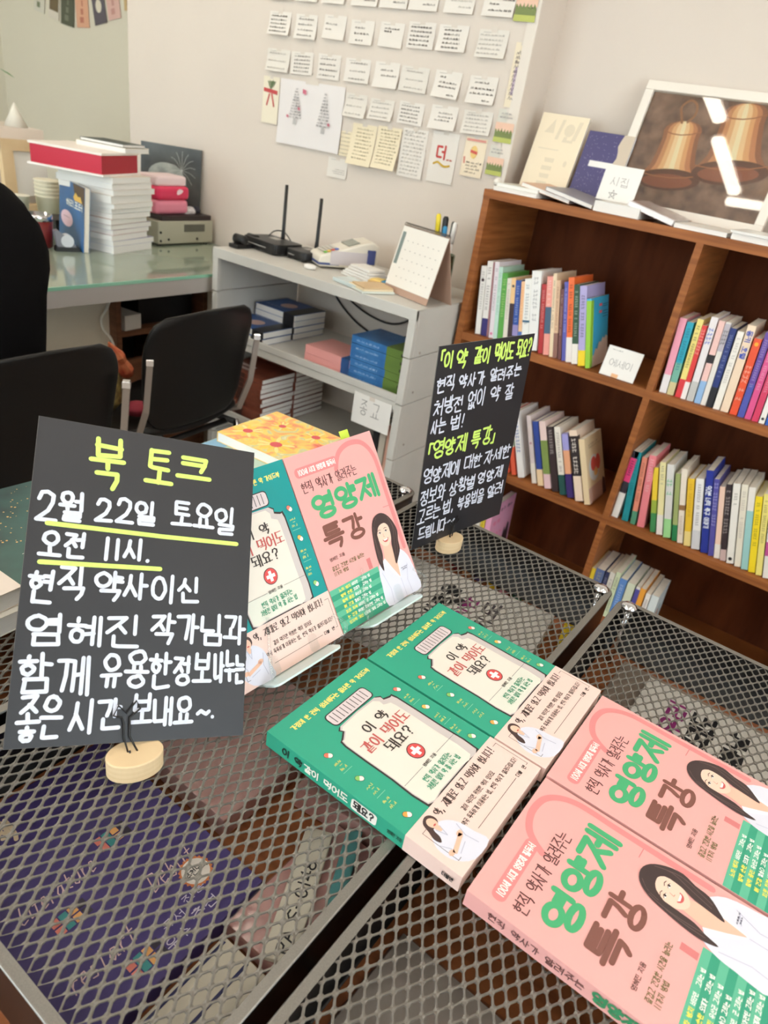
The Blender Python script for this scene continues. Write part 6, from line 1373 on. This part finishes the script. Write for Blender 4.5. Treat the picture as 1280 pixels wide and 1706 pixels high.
MB().ribbon([[(.008, .1), (.068, .1)], [(.006, .05), (.012, .008)], [(.066, .03), (.070, .006)]], .006, .0025, False).build('pink_border', C((222, 150, 138), .7), t); MB().flat(ell(.036, .068, .012, .018, 16), .0028).build('yellow_patch', C((236, 202, 130), .7), t); MB().flat([(.024, .066), (.048, .062), (.048, .070), (.024, .074)], .0032).build('red_patch', C((214, 96, 86), .7), t)
def tree_card(label, cx, cz, W, H, shift=0.0):
    t = note(label, cx, cz, W, H, MDI, [], (216, 212, 200), .004, group='landscape bookmarks on the wall', cat='bookmark', name='bookmark', shift=shift); z_ = .0055
    MB().flat([(0, H*.34), (W, H*.34), (W, H*.60), (0, H*.60)], z_).build('pink_sky', C((236, 196, 172), .7), t); MB().flat([(0, 0), (W, 0), (W, H*.16), (0, H*.16)], z_+.0001).build('meadow', C((188, 194, 104), .7), t)
    MB().flat([(W*(.02+.96*k/16), H*(.36+.05*math.sin(k*2.3)+.03*math.cos(k*4.1))) for k in range(17)][::-1]+[(W*.02, H*.15), (W*.98, H*.15)], z_+.0002).build('tree_line', C((126, 138, 84), .7), t); MB().ribbon(scribble(W*.15, W*.85, H*.74, H*.05, rdn)+scribble(W*.2, W*.8, H*.85, H*.05, rdn), .0009, z_+.0003, False).build('writing', C((150, 146, 150), .7), t)
tree_card('landscape bookmark at the top right of the notes', -1.086, 1.628, .066, .10); tree_card('upper landscape bookmark below the long pastel one', -1.078, 1.323, .060, .086); tree_card('lower landscape bookmark at the bottom right of the notes', -1.085, 1.231, .055, .080, .001)
t = note('long pastel bookmark with dense black writing', -1.076, 1.451, .040, .159, (84, 70, 84), LN(11, .2, .85, .82, .12), (236, 222, 196), .002, .9, None, 'bookmark', name='bookmark'); MB().flat([(.012, .03), (.034, .03), (.034, .10), (.012, .10)], .0019).build('lilac_patch', C((196, 178, 192), .7), t)
t = note('narrow cream card with a red ribbon bow', -2.017, 1.289, .077, .145, MDI, [], (236, 226, 204), .003, group=None, cat='card', name='postcard')
MB().flat([(.004, .098), (.070, .092), (.070, .104), (.004, .110)], .0022).flat([(.030, .094), (.018, .056), (.024, .054), (.036, .092)], .0023).flat([(.040, .094), (.054, .052), (.060, .054), (.046, .094)], .0024).build('red_bow', C((196, 74, 76), .6), t)
for k in range(5): MB().flat([(.036, .104), (.022+.008*k, .132+.004*(k % 2)), (.028+.008*k, .130)], .0026+.00005*k).build('fir_sprig', C((104, 120, 84), .6), t)
t = note('white sheet with two Christmas trees drawn in small writing', -1.828, 1.262, .288, .199, MDI, [], (232, 226, 224), .006, group=None, cat='drawing', name='drawing_sheet', shift=.002)
for cx, cy, h, wd in ((.082, .085, .095, .052), (.212, .072, .105, .055)):
    st = []
    for k in range(11):
        v = k/11; ww = wd*(1-v)*.5+.002; st += scribble(cx-ww, cx+ww, cy+h*v, .006, rdn)
    MB().ribbon(st, .0011, .0075, False).build('tree_drawing', C((120, 116, 116), .7), t); MB().flat([(cx-.008, cy-.02), (cx+.008, cy-.02), (cx+.006, cy), (cx-.006, cy)], .0076).build('tree_trunk', C((190, 186, 184), .7), t)
for k, p_ in enumerate([(.118, .168, .008), (.098, .115, .005), (.048, .088, .005), (.236, .082, .005)]): MB().flat([(p_[0]-p_[2], p_[1]-p_[2]*.6), (p_[0]+p_[2], p_[1]-p_[2]), (p_[0]+p_[2], p_[1]+p_[2]*.6), (p_[0]-p_[2], p_[1]+p_[2])], .0078).build('pink_mark', C((206, 110, 130), .6), t)

# ------------------------------------------------------------------ garland of picture cards on the recessed wall
GYW = 2.605; f_ = GYW/2.9
def gz(z): return CZ+(z-CZ)*f_
for i, (nm, a, b, za, zb_, col, det) in enumerate([('white framed', -4.729, -4.625, 1.555, 1.537, (214, 210, 196), (120, 128, 100)), ('brown photo', -4.582, -4.484, 1.530, 1.512, (222, 214, 200), (112, 96, 70)), ('dark green lettered', -4.464, -4.342, 1.503, 1.488, (84, 88, 72), (120, 124, 108)), ('peach', -4.31, -4.195, 1.492, 1.497, (222, 170, 140), (190, 120, 100)),
        ('navy with a white oval', -4.14, -4.033, 1.511, 1.533, (92, 86, 96), (226, 218, 200)), ('pale pink', -4.017, -3.91, 1.542, 1.562, (222, 182, 172), (200, 150, 140)), ('tan', -3.879, -3.80, 1.595, 1.60, (206, 178, 130), (160, 120, 80))]):
    x0, x1 = a*f_, b*f_; z0_, z1_ = gz(za), gz(zb_); r = math.atan2(z1_-z0_, x1-x0)
    t = thing('garland_card', nm+' picture card hanging in the garland', 'card', M=frame((x0, GYW+.010, z0_), (math.cos(r), 0, math.sin(r)), (-math.sin(r), 0, math.cos(r))), group='cards of the garland'); W = math.hypot(x1-x0, z1_-z0_)
    MB().box(0, 0, -.0008, W, .16, .0008).build('card', C(col, .5), t)
    if i == 4: MB().flat(ell(W*.5, .075, W*.24, .028, 18), .0012).build('white_oval', C(det, .5), t)
    elif i == 1: MB().flat([(.006, .035), (W-.006, .035), (W-.006, .154), (.006, .154)], .0012).build('photo', C(det, .5), t)
    else:
        for k in range(3): MB().flat([(W*.3+.01*k, .02+.035*k), (W*.6, .02+.035*k), (W*.6, .045+.035*k), (W*.3+.01*k, .045+.035*k)], .0012).build('print', C(det, .5), t)
    MB().tube([(W*.5, .155, 0), (W*.5, .20, .001)], .001, 5).build('hanger', C((150, 130, 100), .6), t)
tag(MB().tube([Vector((x_*f_, GYW+.010, gz(1.755+.02*math.cos((x_+4.3)*3)))) for x_ in [-4.9+.1*k for k in range(13)]], .0015, 5).build('garland_string', C((150, 130, 100), .6), None, True), 'string carrying the picture card garland', 'string')
